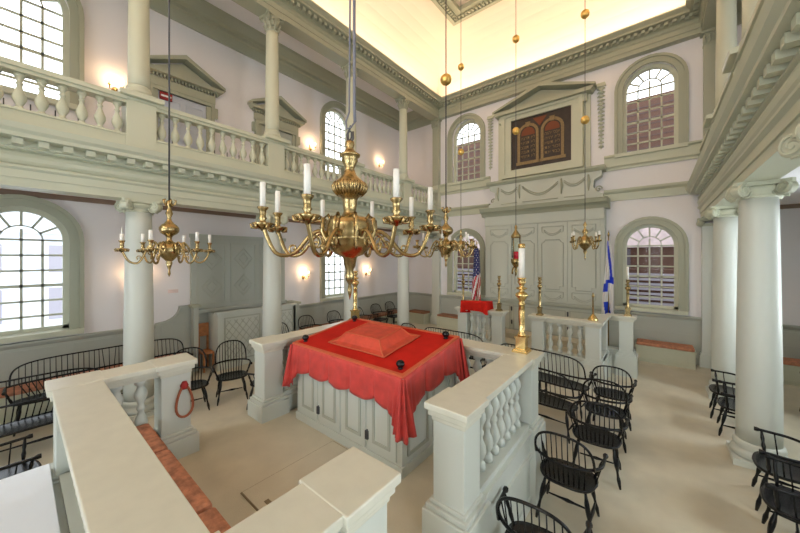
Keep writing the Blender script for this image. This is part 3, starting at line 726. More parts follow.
# fruit drops either side
for X, s in ((-4.74, 'left'), (-1.28, 'right')):
    mb = MB(); mb.prism([(-.13, 7.86), (.13, 7.86), (.1, 7.96), (-.1, 7.96)], lambda p, q, d: (p, -d, q), 0, .08)
    z = 7.84; k = 0
    while z > 6.1:
        r = .085 * (1 - k * .03) ; mb.lathe([(.01, z), (r, z - .03), (r * .9, z - .07), (.015, z - .1)], 8, c=(0, -.05)); mb.tube([(-r - .02, -.03, z - .05), (r + .02, -.03, z - .05)], .02, 5); z -= .115; k += 1
    mb.lathe([(.03, 6.1), (.0, 5.95)], 8, c=(0, -.05))
    o = mb.build('carved_drop', 'trimlight', loc=(X, YE, 0)); tag(o, 'carved green hanging fruit drop on the white wall %s of the painted tablet' % s, 'wall carving', 'carved drops beside the tablet')

# ================================================================== ark platform and rails
PZ = .16
root = thing('ark_platform', 'low carpeted platform in front of the tall cabinet', 'platform', (XC + .4, 9.2, 0))
mb = MB(); mb.box(-1.6, 1.6, -1.4, 1.0, 0, PZ); mb.box(-2.2, 2.2, 1.0, 1.42, 0, PZ); mb.build('deck', 'carpet', root)
mb = MB(); mb.box(-1.5, 1.3, .85, 1.42, PZ, PZ * 2.0); mb.build('step', 'carpet', root)
def rail(name, label, p0, p1, piers, zf, zp, zc, nb_, grp=None, wd=.26, piw=.36, cat='balustrade'):
    """balustrade between p0 and p1 with square piers at given parameters"""
    p0 = Vector(p0); p1 = Vector(p1); d = p1 - p0; L = d.length; an = math.atan2(d.y, d.x)
    root = thing(name, label, cat, (p0.x, p0.y, zf), an, grp); H = zc - zf; P = zp - zf
    mb = MB(); mb.box(0, L, -wd * .5, wd * .5, 0, P - .06); mb.box(0, L, -wd * .5 + .03, wd * .5 - .03, P - .06, P); mb.box(0, L, -wd * .5 - .02, wd * .5 + .02, P - .1, P - .06); mb.build('plinth', 'sage2', root)
    mb = MB(); mb.box(0, L, -wd * .38, wd * .38, H - .13, H - .07); mb.box(0, L, -wd * .45, wd * .45, H - .10, H - .04); mb.box(-.0, L, -wd * .5 - .02, wd * .5 + .02, H - .04, H); mb.build('coping', 'coping', root, bevel=.006)
    for x in piers:
        h = piw / 2
        pr = MB(); pr.box(x - h + .05, x + h - .05, -h + .05, h - .05, P - .02, H - .1); pr.box(x - h - .03, x + h + .03, -h - .03, h + .03, 0, P - .1); pr.box(x - h + .0, x + h - .0, -h, h, P - .1, P - .05); pr.box(x - h + .025, x + h - .025, -h + .025, h - .025, P - .05, P); po = pr.build('pier', 'sage2', root)
        cp = MB(); cp.box(x - h + .03, x + h - .03, -h + .03, h - .03, H - .12, H - .07); cp.box(x - h, x + h, -h, h, H - .07, H - .045); cp.box(x - h - .02, x + h + .02, -h - .02, h + .02, H - .045, H + .002); cp.build('pier_cap', 'coping', po, bevel=.006)
    first = None; ps = sorted(piers)
    spans = [(ps[i] + piw / 2 - .03, ps[i + 1] - piw / 2 + .03, nb_[i]) for i in range(len(ps) - 1)]
    for (a, b_, n) in spans:
        for k in range(n):
            x = a + (k + .5) * (b_ - a) / n
            if first is None: first = balmesh(H - .13 - P, 1.05, True).build('baluster', 'sage2', root, (x, 0, P))
            else: share(first, 'baluster', root, (x, 0, P))
    return root
AZ = 1.38; AP = .58
rail('ark_balustrade', 'front balustrade before the cabinet with brass candlesticks, right of the opening', (-2.28, 7.85), (-.93, 7.85), [.12, 1.23], 0, AP, AZ, [4], 'balustrades in front of the cabinet')
rail('ark_balustrade', 'front balustrade before the cabinet carrying the red cloth', (-4.24, 7.85), (-3.03, 7.85), [.12, 1.09], 0, AP, AZ, [4], 'balustrades in front of the cabinet')
rail('ark_balustrade', 'short return balustrade below the blue and white flag', (-.95, 9.1), (-.40, 9.1), [.40], 0, AP, AZ, [], 'balustrades in front of the cabinet')
rail('ark_balustrade', 'side balustrade running back from the right front pier to the wall side', (-1.0, 8.1), (-1.0, 8.95), [.7], 0, AP, AZ, [], 'balustrades in front of the cabinet', piw=.3)
rail('ark_balustrade', 'side balustrade running back at the left of the cloth covered rail', (-4.2, 8.1), (-4.2, 9.0), [.7], 0, AP, AZ, [], 'balustrades in front of the cabinet', piw=.3)
for k, x in enumerate((-.86, -.68)):
    pass

# red cloth over a small block on the left rail
root = thing('draped_box', 'small box under a red cloth on the left front balustrade', 'draped box', (-3.75, 7.85, AZ + .004))
mb = MB(); n = 30; vs = []; fs = []
def draped(cx, cy, hx, hy, z0, top, drop, segs=64, amp=.02):
    """top sheet with a hanging skirt"""
    V = []; Fs = []
    def per(t):
        P_ = 2 * (2 * hx + 2 * hy); s_ = t * P_
        for (ax, ay, bx, by, l) in ((-hx, -hy, hx, -hy, 2 * hx), (hx, -hy, hx, hy, 2 * hy), (hx, hy, -hx, hy, 2 * hx), (-hx, hy, -hx, -hy, 2 * hy)):
            if s_ <= l: k = s_ / l; return ax + (bx - ax) * k, ay + (by - ay) * k, (by - ay) / l, -(bx - ax) / l, k
            s_ -= l
        return -hx, -hy, 0, -1, 0
    rows = 6
    for j in range(rows):
        v = j / (rows - 1)
        for i in range(segs):
            x, y, nx, ny, k = per((i + .001) / segs / 1.0 * .5)
            corner = (abs(k - .5) * 2) ** 6
            o_ = amp * sin(i * 1.9) * v + .015 * v + corner * .03 * v
            V.append((cx + x + nx * o_, cy + y + ny * o_, z0 + top - v * drop * (1 + .35 * corner)))
    for j in range(rows - 1):
        for i in range(segs):
            Fs.append((j * segs + i, j * segs + (i + 1) % segs, (j + 1) * segs + (i + 1) % segs, (j + 1) * segs + i))
    Fs.append(tuple(range(segs)))
    return V, Fs
V, Fs = draped(0, 0, .36, .22, 0, .2, .24); mb.add(V, Fs, True); mb.build('cloth', 'redtop', root)
mb = MB(); mb.box(-.33, .33, -.14, .14, 0, .19); mb.build('box', 'oak', root)

# ================================================================== bima
BZ = .6; RZ = 1.62; BP_ = .87
root = thing('reading_platform', 'raised carpeted platform in the middle of the hall', 'platform', (-2.68, 2.07, 0))
mb = MB(); mb.box(-1.46, 1.46, -1.73, 1.72, 0, BZ); mb.box(-1.66, -1.46, -.78, -.06, 0, BZ); mb.box(1.46, 1.66, -.78, -.06, 0, BZ); mb.build('deck', 'carpet', root)
mb = MB(); mb.box(-.24, .75, -.77, .26, BZ, BZ + .012); mb.build('hatch', 'carpet', root)
mb = MB(); mb.strip([(-.24, -.77), (.75, -.77), (.75, .26), (-.24, .26)], [(-.252, -.782), (.762, -.782), (.762, .272), (-.252, .272)], lambda a, b_, d: (a, b_, d), BZ, BZ + .006, closed=True); mb.box(.02, .1, -.7, -.66, BZ + .012, BZ + .016); mb.build('hatch_seam', 'darkline', root)
def enclosure(label, name, path, stubs, group):
    """U shaped balustrade; path = 4 points, piers at all four"""
    root = thing(name, label, 'balustrade', (path[1][0], path[1][1], 0), 0, group); O = Vector((path[1][0], path[1][1]))
    w2 = .125; pl = MB(); co = MB(); first = None
    for (a, b_) in zip(path[:-1], path[1:]):
        x0, x1 = sorted((a[0] - O.x, b_[0] - O.x)); y0, y1 = sorted((a[1] - O.y, b_[1] - O.y))
        ex = w2 if x0 == x1 else 0; ey = w2 if y0 == y1 else 0
        def bx(m, k, za, zb): m.box(x0 - (ex and ex + k), x1 + (ex and ex + k), y0 - (ey and ey + k), y1 + (ey and ey + k), za, zb)
        bx(pl, .03, 0, .12); bx(pl, .01, .12, .55); bx(pl, .035, .55, .60); bx(pl, .01, .60, .78); bx(pl, .03, .78, .82); bx(pl, -.01, .82, BP_)
        bx(co, -.03, RZ - .13, RZ - .09); bx(co, 0, RZ - .09, RZ - .05); bx(co, .035, RZ - .05, RZ)
        # sunk panel lines on outer faces
        L = max(x1 - x0, y1 - y0) - .36; n = max(0, round(L / .16))
        for k in range(n):
            t = .18 + (k + .5) * L / n if n else 0
            loc = (x0 + t, y0, BP_) if y0 == y1 else (x0, y0 + t, BP_)
            if first is None: first = balmesh(RZ - .13 - BP_, 1.04, True).build('baluster', 'sage2', root, loc)
            else: share(first, 'baluster', root, loc)
    pl.build('plinth', 'sage2', root); co.build('coping', 'coping', root, bevel=.006)
    for p in path:
        x, y = p[0] - O.x, p[1] - O.y; h = .135
        mb = MB(); mb.box(x - h, x + h, y - h, y + h, BP_ - .02, RZ - .12); k = h + .065
        mb.box(x - k, x + k, y - k, y + k, 0, .80); mb.box(x - k + .02, x + k - .02, y - k + .02, y + k - .02, .80, .84); mb.box(x - h - .02, x + h + .02, y - h - .02, y + h + .02, .84, BP_)
        pier = mb.build('pier', 'sage2', root, bevel=.008)
        mb = MB(); mb.box(x - h - .01, x + h + .01, y - h - .01, y + h + .01, RZ - .14, RZ - .1); mb.box(x - h - .03, x + h + .03, y - h - .03, y + h + .03, RZ - .1, RZ - .05)
        mb.box(x - .187, x + .187, y - .187, y + .187, RZ - .05, RZ + .003); mb.build('pier_cap', 'coping', pier, bevel=.008)
    return root
xr, xl = -1.22, -4.14
enclosure('near half of the platform balustrade, nearest the viewer', 'platform_balustrade', [(xl, 1.09), (xl, .345), (xr, .345), (xr, 1.09)], None, 'balustrade halves of the raised platform')
enclosure('far half of the platform balustrade around the red draped desk', 'platform_balustrade', [(xl, 2.2), (xl, 3.79), (xr, 3.79), (xr, 2.2)], None, 'balustrade halves of the raised platform')
# bench with cushions inside
root = thing('platform_bench', 'bench with rust damask cushions inside the near rail of the platform', 'bench', (-2.68, .68, BZ))
mb = MB(); mb.box(-1.28, 1.28, -.19, .17, 0, .36); mb.build('seat_box', 'sage2', root)
for (a, b_) in ((-1.36, -.68), (-.675, .33), (.335, 1.28)):
    mb = MB(); mb.box(a + .004, b_ - .004, -.19, .18, .36, .47); mb.build('cushion', 'damask', root, bevel=.035)
# white topped low table west of the platform
root = thing('side_table', 'flat pale white table top at the lower left beside the platform', 'table', (-3.3, -.65, .03))
mb = MB(); mb.box(-.86, .95, -.7, .833, .84, .90); mb.build('tabletop', 'gloss_white', root, bevel=.005)
mb = MB(); mb.box(-.84, .9, -.66, .72, .74, .84); mb.build('apron', 'black', root)
for sx in (-.82, .84):
    for sy in (-.6, .62): mb = MB(); mb.box(sx - .035, sx + .035, sy - .035, sy + .035, 0, .74); mb.build('leg', 'black', root)
# rope
root = thing('barrier_rope', 'reddish rope looped on the left platform pier', 'rope', (-3.99, 1.155, 1.36))
mb = MB(); pts = []
for i in range(25):
    t = i / 24 * 2 * pi; pts.append((.085 * sin(t) * (1 - .35 * cos(t)) , .03, -.2 - .2 * cos(t) * -1 - .0))
pts = [(.02, .075 * sin(t) * (1 - .35 * cos(t)), -.17 + .17 * cos(t)) for t in [i / 24 * 2 * pi for i in range(24)]]
mb.tube(pts, .013, 6, closed=True); mb.build('loop', 'rope', root)
mb = MB(); mb.lathe([(.03, -.04), (.04, 0), (.02, .04)], 10, c=(.01, 0)); mb.build('tie', 'redtie', root)

# reading desk
DX0, DX1, DY0, DY1 = -3.72, -1.92, 2.38, 3.4
root = thing('reading_desk', 'grey green panelled reading desk under the red cloth', 'desk', ((DX0 + DX1) / 2, (DY0 + DY1) / 2, BZ))
hx, hy = (DX1 - DX0) / 2, (DY1 - DY0) / 2
def zt(y): return 1.60 - BZ + (y + hy) * .15
mb = MB(); vs = [(x, y, z) for x in (-hx, hx) for (y, z) in ((-hy, 0), (hy, 0), (hy, zt(hy)), (-hy, zt(-hy)))]
mb.add(vs, [(0, 1, 2, 3), (4, 5, 6, 7), (0, 1, 5, 4), (1, 2, 6, 5), (2, 3, 7, 6), (3, 0, 4, 7)])
mb.box(-hx - .015, hx + .015, -hy - .015, hy + .015, 0, .1); mb.build('body', 'sage2', root)
for k in range(4):
    a = -hx + .05 + k * (2 * hx - .1) / 4; c = a + (2 * hx - .1) / 4 - .02
    mb = MB(); mb.box(a + .02, c, -hy - .015, -hy, .12, .98); dr = mb.build('door', 'sage2', root)
    mb = MB(); mb.strip([(a + .12, .24), (c - .1, .24), (c - .1, .9), (a + .12, .9)], [(a + .09, .21), (c - .07, .21), (c - .07, .93), (a + .09, .93)], lambda p, q, d: (p, -hy - .015 - d, q), 0, .012, closed=True); mb.build('panel_moulding', 'groove', dr)
    if k in (1, 3): mb = MB(); mb.box(a - .01, a + .03, -hy - .035, -hy, .22, .31); mb.build('hinge', 'iron', dr)
for k in range(2):
    a = -hy + .06 + k * (2 * hy - .12) / 2; c = a + (2 * hy - .12) / 2 - .06
    mb = MB(); mb.strip([(a + .05, .2), (c - .03, .2), (c - .03, .9), (a + .05, .9)], [(a + .02, .17), (c, .17), (c, .93), (a + .02, .93)], lambda p, q, d: (hx + d, p, q), 0, .014, closed=True); mb.build('side_panel', 'groove', root)
# cloth
root = thing('desk_cloth', 'red cloth with hanging pleated skirt covering the reading desk', 'tablecloth', ((DX0 + DX1) / 2, (DY0 + DY1) / 2, BZ))
ox, oy = hx + .04, hy + .04
def zc(y): return zt(y) + .015
mb = MB()
mb.add([(-ox, -oy, zc(-oy)), (ox, -oy, zc(-oy)), (ox, oy, zc(oy)), (-ox, oy, zc(oy))], [(0, 1, 2, 3)]); mb.build('top', 'redtop', root)
mb = MB(); e = .032
mb.strip([(-ox + e, -oy + e), (ox - e, -oy + e), (ox - e, oy - e), (-ox + e, oy - e)], [(-ox - .008, -oy - .008), (ox + .008, -oy - .008), (ox + .008, oy + .008), (-ox - .008, oy + .008)], lambda a, b_, d: (a, b_, zc(b_) + d), -.02, .008, closed=True)
mb.build('braid_border', 'braid', root)
def skirt_side(pa, pb, nrm, npan, name='skirt'):
    L = (Vector(pb) - Vector(pa)).length; seg = 24 * npan; mb = MB(); rows = 9; V = []
    for j in range(rows + 1):
        v = j / rows
        for i in range(seg + 1):
            t = i / seg; x = pa[0] + (pb[0] - pa[0]) * t; y = pa[1] + (pb[1] - pa[1]) * t
            ph = (t * npan) % 1.0
            dr = .30 + .045 * sin(pi * ph)                       # scalloped hem
            edge = max(0, 1 - min(t, 1 - t) * L / .17)
            dr += .26 * edge ** 1.3
            pleat = -.03 * math.exp(-((min(ph, 1 - ph)) / .045) ** 2) * v
            fold = .045 * edge * sin(t * L * 95) * v
            wob = .006 * sin(t * L * 25 + j * .4) * v
            off = .012 + .05 * v * (.4 + edge) + pleat + fold + wob
            V.append((x + nrm[0] * off, y + nrm[1] * off, zc(y) - .012 - v * dr))
    Fs = [(j * (seg + 1) + i, j * (seg + 1) + i + 1, (j + 1) * (seg + 1) + i + 1, (j + 1) * (seg + 1) + i) for j in range(rows) for i in range(seg)]
    mb.add(V, Fs, True); o = mb.build(name, 'redskirt', root)
    sol = o.modifiers.new('thick', 'SOLIDIFY'); sol.thickness = .005
skirt_side((-ox, -oy), (ox, -oy), (0, -1), 5); skirt_side((ox, -oy), (ox, oy), (1, 0), 3)
skirt_side((ox, oy), (-ox, oy), (0, 1), 5); skirt_side((-ox, oy), (-ox, -oy), (-1, 0), 3)
for s1 in (-1, 1):
    for s2 in (-1, 1):                                    # bunched corner folds
        mb = MB(); V = []; n = 14; rows = 8
        for j in range(rows + 1):
            v = j / rows
            for i in range(n + 1):
                t = i / n; r = (.03 + .085 * v) * (1 + .35 * sin(t * 6 * pi)); a = -.3 + (pi / 2 + .6) * t
                V.append((s1 * (ox + r * cos(a)), s2 * (oy + r * sin(a)), zc(s2 * oy) - .02 - v * (.56 - .12 * abs(t - .5))))
        mb.add(V, [(j * (n + 1) + i, j * (n + 1) + i + 1, (j + 1) * (n + 1) + i + 1, (j + 1) * (n + 1) + i) for j in range(rows) for i in range(n)], True)
        o = mb.build('corner_fold', 'redskirt', root); sol = o.modifiers.new('thick', 'SOLIDIFY'); sol.thickness = .005
# covered block on the cloth
cx, cy = (DX0 + DX1) / 2, (DY0 + DY1) / 2
root = thing('book_rest', 'square block under a coral cloth in the middle of the red desk top', 'draped box', (cx + .02, cy + .0, BZ + zc(0)))
mb = MB()
A = [(-.5, -.34), (.5, -.34), (.5, .34), (-.5, .34)]; V = []
lv = [(1.0, .012), (.80, .03), (.66, .10), (.60, .125), (0.0, .13)]
n = 12
def sqp(k, sx, sy):
    t = k / n * 4; i = int(t) % 4; f = t - int(t); c = [(-1, -1), (1, -1), (1, 1), (-1, 1)]
    a, b_ = c[i], c[(i + 1) % 4]; return (sx * (a[0] + (b_[0] - a[0]) * f), sy * (a[1] + (b_[1] - a[1]) * f))
for (s, z) in lv:
    for k in range(n):
        x, y = sqp(k, .48 * s, .34 * s); wob = .0 if s < .7 else .02 * sin(k * 2.6)
        V.append((x * (1 + wob), y * (1 + wob), z + y * .15 + (.012 * sin(k * 3.1) if .7 < s < .9 else 0)))
mb.add(V, [(j * n + k, j * n + (k + 1) % n, (j + 1) * n + (k + 1) % n, (j + 1) * n + k) for j in range(len(lv) - 1) for k in range(n)] + [tuple(range(n))])
mb.build('cover', 'sheer', root)
mb = MB()
for k in range(0, n, 3):
    mb.tube([(V[k][0], V[k][1], V[k][2] + .004), (V[n + k][0], V[n + k][1], V[n + k][2] + .004), (V[2 * n + k][0], V[2 * n + k][1], V[2 * n + k][2] + .004), (V[3 * n + k][0], V[3 * n + k][1], V[3 * n + k][2] + .006)], .008, 5)
mb.tube([(V[3 * n + k][0], V[3 * n + k][1], V[3 * n + k][2] + .004) for k in range(n)], .007, 5, closed=True); mb.tube([(V[k][0], V[k][1], V[k][2] + .004) for k in range(n)], .009, 5, closed=True)
mb.build('trim_cord', 'braid', root)
# dark finials at the desk corners
wh = {(-1, -1): 'front left', (1, -1): 'front right', (1, 1): 'far right', (-1, 1): 'far left'}
for (s1, s2), nm in wh.items():
    x, y = s1 * (hx - .08), s2 * (hy - .07)
    mb = MB(); mb.lathe([(.028, 0), (.028, .008), (.015, .014), (.03, .022), (.044, .045), (.044, .062), (.03, .082), (.01, .09)], 14)
    o = mb.build('finial', 'black', loc=(cx + x, cy + y, BZ + zc(y))); tag(o, 'dark knobbed finial on the %s corner of the red desk cloth' % nm, 'finial', 'finials on the desk corners')

# ================================================================== Windsor chairs and settees
LEGR = [.011, .017, .021, .014, .013, .021, .024, .023, .015, .012]
def turned(p0, p1, rad, n=7):
    p0, p1 = Vector(p0), Vector(p1); k = len(rad); mb = MB(); mb.tube([p0 + (p1 - p0) * i / (k - 1) for i in range(k)], rad, n); return mb
def windsor(name, cat, W, bow_h, nsp, label):
    """W: half width of the seat, origin at the floor, facing +Y"""
    root = thing(name, label, cat)
    st = MB(); n = 36; o = []
    for i in range(n):
        a = 2 * pi * i / n; c, s_ = cos(a), sin(a); e = .62
        x = (abs(c) ** e) * (1 if c > 0 else -1); y = (abs(s_) ** e) * (1 if s_ > 0 else -1)
        wx = W - (.04 if y < 0 else 0) * abs(y); o.append((x * wx, y * .215 + (.02 * (1 - abs(x)) if y > 0 else 0)))
    V = [];
    for (k, z) in ((.82, .415), (.97, .43), (1.0, .445), (.98, .458), (.86, .45), (.5, .442)): V += [(x * (1 - (1 - k) * .23 / W) if W > .4 else x * k, y * k, z) for x, y in o]
    m_ = 6; Fs = [(j * n + i, j * n + (i + 1) % n, (j + 1) * n + (i + 1) % n, (j + 1) * n + i) for j in range(m_ - 1) for i in range(n)] + [tuple(range(n)), tuple((m_ - 1) * n + i for i in range(n))]
    st.add(V, Fs, True); st.build('seat', 'black', root)
    lx = [-W + .09, W - .09] if W < .45 else [-W + .12, 0, W - .12]
    for x in lx:
        for y in (-.13, .13):
            sx = (x > 0) - (x < 0); turned((x + sx * .07, y * 1.65, 0), (x, y, .42), LEGR).build('leg', 'black', root)
    for x in lx: sx = (x > 0) - (x < 0); turned((x + sx * .045, -.185, .17), (x + sx * .045, .185, .17), [.008, .012, .019, .012, .008], 6).build('stretcher', 'black', root)
    for a, b_ in zip(lx[:-1], lx[1:]): turned((a, 0, .17), (b_, 0, .17), [.008, .01, .012, .02, .012, .01, .008], 6).build('stretcher', 'black', root)
    def ar(t):   # arm rail, t 0..1 around
        straight = max(0, W - .24)
        if t < .2: k = t / .2; return Vector((-W - .045 + .0 * k, .2 - .2 * k, .68))
        if t > .8: k = (1 - t) / .2; return Vector((W + .045, .2 - .2 * k, .68))
        a = pi + (t - .2) / .6 * pi; x = cos(a); y = sin(a)
        e = 1.0 if W < .45 else .45
        x = (abs(x) ** e) * (1 if x > 0 else -1); y = -(abs(y) ** e)
        return Vector((x * (W + .045), y * .25, .68))
    N = 41; pts = [ar(i / (N - 1)) for i in range(N)]
    mb = MB(); rr = [.016] * N; rr[0] = .024; rr[1] = .026; rr[-1] = .024; rr[-2] = .026; mb.tube(pts, rr, 7); mb.build('arm_rail', 'black', root)
    for s in (-1, 1): turned((s * (W - .045), .12, .45), (s * (W + .04), .14, .675), [.01, .016, .02, .013, .018, .014, .01]).build('arm_post', 'black', root)
    def bow(t):
        a = pi * (1 - t); e = .75 if W < .45 else .33
        x = (abs(cos(a)) ** e) * (1 if cos(a) > 0 else -1); z = sin(a) ** (.62 if W < .45 else .5)
        return Vector((x * (W - .005), -.17 - .115 * z, .68 + (bow_h - .68) * z))
    N = 41 if W < .45 else 161; mb = MB(); mb.tube([bow(i / (N - 1)) for i in range(N)], .0125, 7); mb.build('back_bow', 'black', root)
    NS = 200 if W < .45 else 6000
    for k in range(nsp):
        u = (k + 1) / (nsp + 1) * 2 - 1
        # find the bow point at x
        x = u * (W - .03); best = min((bow(i / NS) for i in range(NS + 1)), key=lambda p: abs(p.x - x))
        armp = min((ar(.2 + .6 * i / NS) for i in range(NS + 1)), key=lambda p: abs(p.x - x))
        base = Vector((x * .9, -.17 + .03 * u * u, .455)); p1 = Vector((best.x, best.y, best.z))
        mid = base + (p1 - base) * .45; mid.y = armp.y + .01; mid.z = .68; mid.x = x
        mb = MB(); mb.tube([base, mid, p1], [.008, .007, .005], 5); mb.build('spindle', 'black', root)
    for s in (-1, 1):
        mb = MB(); mb.tube([(s * (W - .02), .02, .455), (s * (W + .04), .04, .68)], .007, 5); mb.build('spindle', 'black', root)
    return root
CG = 'black Windsor armchairs'
chair = windsor('windsor_chair', 'chair', .275, .985, 9, 'x')
settee = windsor('windsor_settee', 'settee', .80, 1.03, 21, 'x')
hooped = windsor('windsor_chair', 'chair', .275, 1.06, 9, 'x')
longset = windsor('windsor_settee', 'settee', 1.2, 1.02, 33, 'x')
used = {}
def place(src, x, y, deg, label, group=None):
    if src.name not in used: used[src.name] = 1; src.location = (x, y, 0); src.rotation_euler = (0, 0, radians(deg)); src['label'] = label; o = src
    else: o = dup(src, (x, y, 0), radians(deg), label)
    if group: o['group'] = group
    return o
RG = 'chairs right of the raised platform'; LG = 'chairs left of the raised platform'; SG = 'chairs along the right colonnade'; WG = 'chairs along the far left wall'
place(chair, -.73, 3.70, 0, 'black Windsor chair seen full from behind, nearest complete one right of the platform', RG)
place(chair, -.71, 2.60, 4, 'black Windsor chair cut by the bottom edge beside the platform pier', RG)
place(chair, -.60, 4.72, 4, 'black Windsor chair directly in front of the nearest complete one', RG)
place(chair, -.60, 5.62, 3, 'black Windsor chair third in the row right of the platform', RG)
place(chair, -.58, 6.36, 3, 'black Windsor chair farthest in the row, near the pier of the cabinet rail', RG)
TG = 'black Windsor settees'
place(settee, -1.72, 5.46, -6, 'black spindle settee just behind the far right platform corner', TG)
place(settee, -1.70, 6.42, -8, 'black spindle settee facing the cabinet, its long bowed back behind the tall candlestick', TG)
place(settee, -3.75, 6.75, 0, 'black spindle settee beyond the red draped desk, only its back rail showing', TG)
place(chair, -5.15, 6.9, 0, 'black Windsor chair beyond the far left platform corner', LG)
place(longset, -7.85, 1.12, -90, 'long black spindle settee with curved end in front of the cushioned wall bench', TG)
place(longset, -6.75, -.3, -90, 'long black spindle settee with shiny seat at the left edge', TG)
place(chair, -5.28, -.06, 4, 'black Windsor chair at the lower left edge, its two arm ends showing', LG)
place(hooped, -6.48, 1.98, -100, 'black Windsor chair just right of the rope pier', LG)
place(hooped, -6.42, 2.66, -108, 'black Windsor chair with tall hooped back facing the viewer in the platform opening', LG)
place(chair, -5.65, 2.95, 118, 'black Windsor chair half hidden by the far left platform pier', LG)
place(chair, -7.6, 4.5, -80, 'black Windsor chair showing above the far left platform rail', WG)
for y, l in ((5.55, 'left of the lower arched window'), (6.6, 'under the lower arched window'), (7.65, 'behind the third left column'), (8.6, 'below the right lower sconce'), (9.4, 'last before the slim far column')):
    place(chair, -8.0, y, -90, 'small looking black Windsor chair by the left wall, ' + l, WG)
place(chair, 1.08, 5.32, 84, 'black Windsor chair with pointed seat beside the base of the large right column', SG)
place(chair, 1.02, 4.60, 80, 'black Windsor chair at the lower right corner of the picture', SG)
place(chair, .95, 7.75, 86, 'black Windsor chair between the two right columns, farther of the pair', SG)
place(chair, .98, 7.1, 86, 'black Windsor chair between the two right columns, nearer of the pair', SG)
place(chair, 1.15, 9.5, 88, 'black Windsor chair peeking out left of the second right column', SG)
place(chair, 2.2, 8.6, 90, 'black Windsor chair in the right aisle at the picture edge', SG)

# ================================================================== candlesticks
def candlestick(name, label, h, w_, candle, ch, loc, m='brass2', group=None, cr=.02):
    root = thing(name, label, 'candlestick', loc, 0, group)
    mb = MB(); b2 = w_
    mb.box(-b2, b2, -b2, b2, 0, .03 * h); mb.box(-b2 * .85, b2 * .85, -b2 * .85, b2 * .85, .03 * h, .05 * h); mb.box(-b2 * .62, b2 * .62, -b2 * .62, b2 * .62, .05 * h, .2 * h); mb.box(-b2 * .75, b2 * .75, -b2 * .75, b2 * .75, .19 * h, .215 * h)
    mb.build('foot', m, root)
    mb = MB(); P = [(.5, .215), (.62, .23), (.5, .25), (.38, .27), (.42, .4), (.46, .55), (.4, .63), (.55, .645), (.4, .66), (.36, .68), (.6, .72), (.9, .76), (.75, .79), (.4, .81), (.3, .83), (.75, .85), (.8, .86), (.3, .875), (.35, .9), (.6, .94), (.45, .97), (.62, .985), (.62, 1.0), (.2, 1.0)]
    mb.lathe([(r * b2 * .95, z * h) for r, z in P], 20); mb.build('stem', m, root)
    if candle: mb = MB(); mb.lathe([(cr, h - .01), (cr, h + ch), (cr * .7, h + ch + .004)], 14); mb.build('candle', 'wax', root)
    return root
tall = candlestick('tall_candlestick', 'tall polished brass candlestick with white candle on the far right platform corner', .89, .088, True, .4, (-1.25, 3.83, RZ), cr=.035)
mb = MB(); mb.lathe([(.036, 1.24), (.04, 1.25), (.04, 1.29), (.03, 1.295)], 14); mb.build('candle_collar', 'brass2', tall)
o = dup(tall, (-4.17, 3.83, RZ), 0, 'tall polished brass candlestick on the far left platform corner below the big chandelier')
for c_, x in ((tall, 0), (o, 0)): c_['group'] = 'tall candlesticks on the platform corners'
G5 = 'brass candlesticks on the balustrades before the cabinet'
candlestick('candlestick', 'brass candlestick with white candle under the right end window', .85, .075, True, .3, (-.52, 9.1, AZ), 'brass', G5)
small = candlestick('candlestick', 'brass candlestick without candle left of the opening before the cabinet', .9, .07, False, 0, (-3.13, 7.85, AZ), 'brass', G5)
dup(small, (-2.14, 7.85, AZ), 0, 'brass candlestick without candle right of the opening before the cabinet')
dup(small, (-4.15, 7.85, AZ), 0, 'brass candlestick at the far left end of the cloth draped rail')
root = thing('snuffer_stand', 'slender brass stick on a domed base beside the blue and white flag', 'candlestick', (-1.07, 7.95, AZ))
mb = MB(); mb.lathe([(.1, 0), (.1, .02), (.085, .05), (.05, .1), (.02, .14)], 18); mb.build('base', 'brass2', root)
mb = MB(); mb.lathe([(.016, .13), (.014, .5), (.03, .52), (.03, .54), (.012, .56), (.012, .6)], 10); mb.build('stem', 'brass', root)

# ================================================================== flags
def flag(label, x, y, z0, ztop, w0, w1, rule, mats, name):
    root = thing(name, label, 'flag', (x, y, 0))
    mb = MB(); mb.tube([(0, 0, .05), (0, 0, ztop + .12)], .014, 8); mb.lathe([(.0, ztop + .28), (.02, ztop + .2), (.03, ztop + .15), (.012, ztop + .11)], 8); mb.build('pole', 'brass', root)
    mb = MB(); mb.lathe([(.16, 0), (.16, .03), (.1, .07), (.03, .1), (.02, .25)], 16); mb.build('stand', 'brass', root)
    nu, nv = 22, 44; V = []
    for j in range(nv + 1):
        v = j / nv; wd = w0 + (w1 - w0) * v ** .6
        for i in range(nu + 1):
            u = i / nu; V.append(((u - .5) * wd + .02 * sin(v * 5), -.03 + .05 * sin(u * 3.2 * pi + v * 2) * (.4 + v), ztop - v * (ztop - z0) + .05 * sin(u * pi) * v))
    Fs = [(j * (nu + 1) + i, j * (nu + 1) + i + 1, (j + 1) * (nu + 1) + i + 1, (j + 1) * (nu + 1) + i) for j in range(nv) for i in range(nu)]
    mb = MB(); mb.add(V, Fs, True); mb.mi = [rule(i / nu, j / nv, i, j) for j in range(nv) for i in range(nu)]
    o = mb.build('cloth', mats, root); s = o.modifiers.new('t', 'SOLIDIFY'); s.thickness = .004
def us(u, v, i, j):
    if v < .52 - .12 * (u - .5): return 0 if not (i % 3 == 1 and (j + (i // 3) % 2 * 2) % 4 == 0) else 2
    return 1 if int((u + v * .9) * 7.0) % 2 == 0 else 2
flag('striped flag with starred navy canton hanging left of the cabinet', -4.92, 10.3, 1.2, 3.1, .14, .42, us, ['flagblue', 'flagred', 'flagwhite'], 'flag')
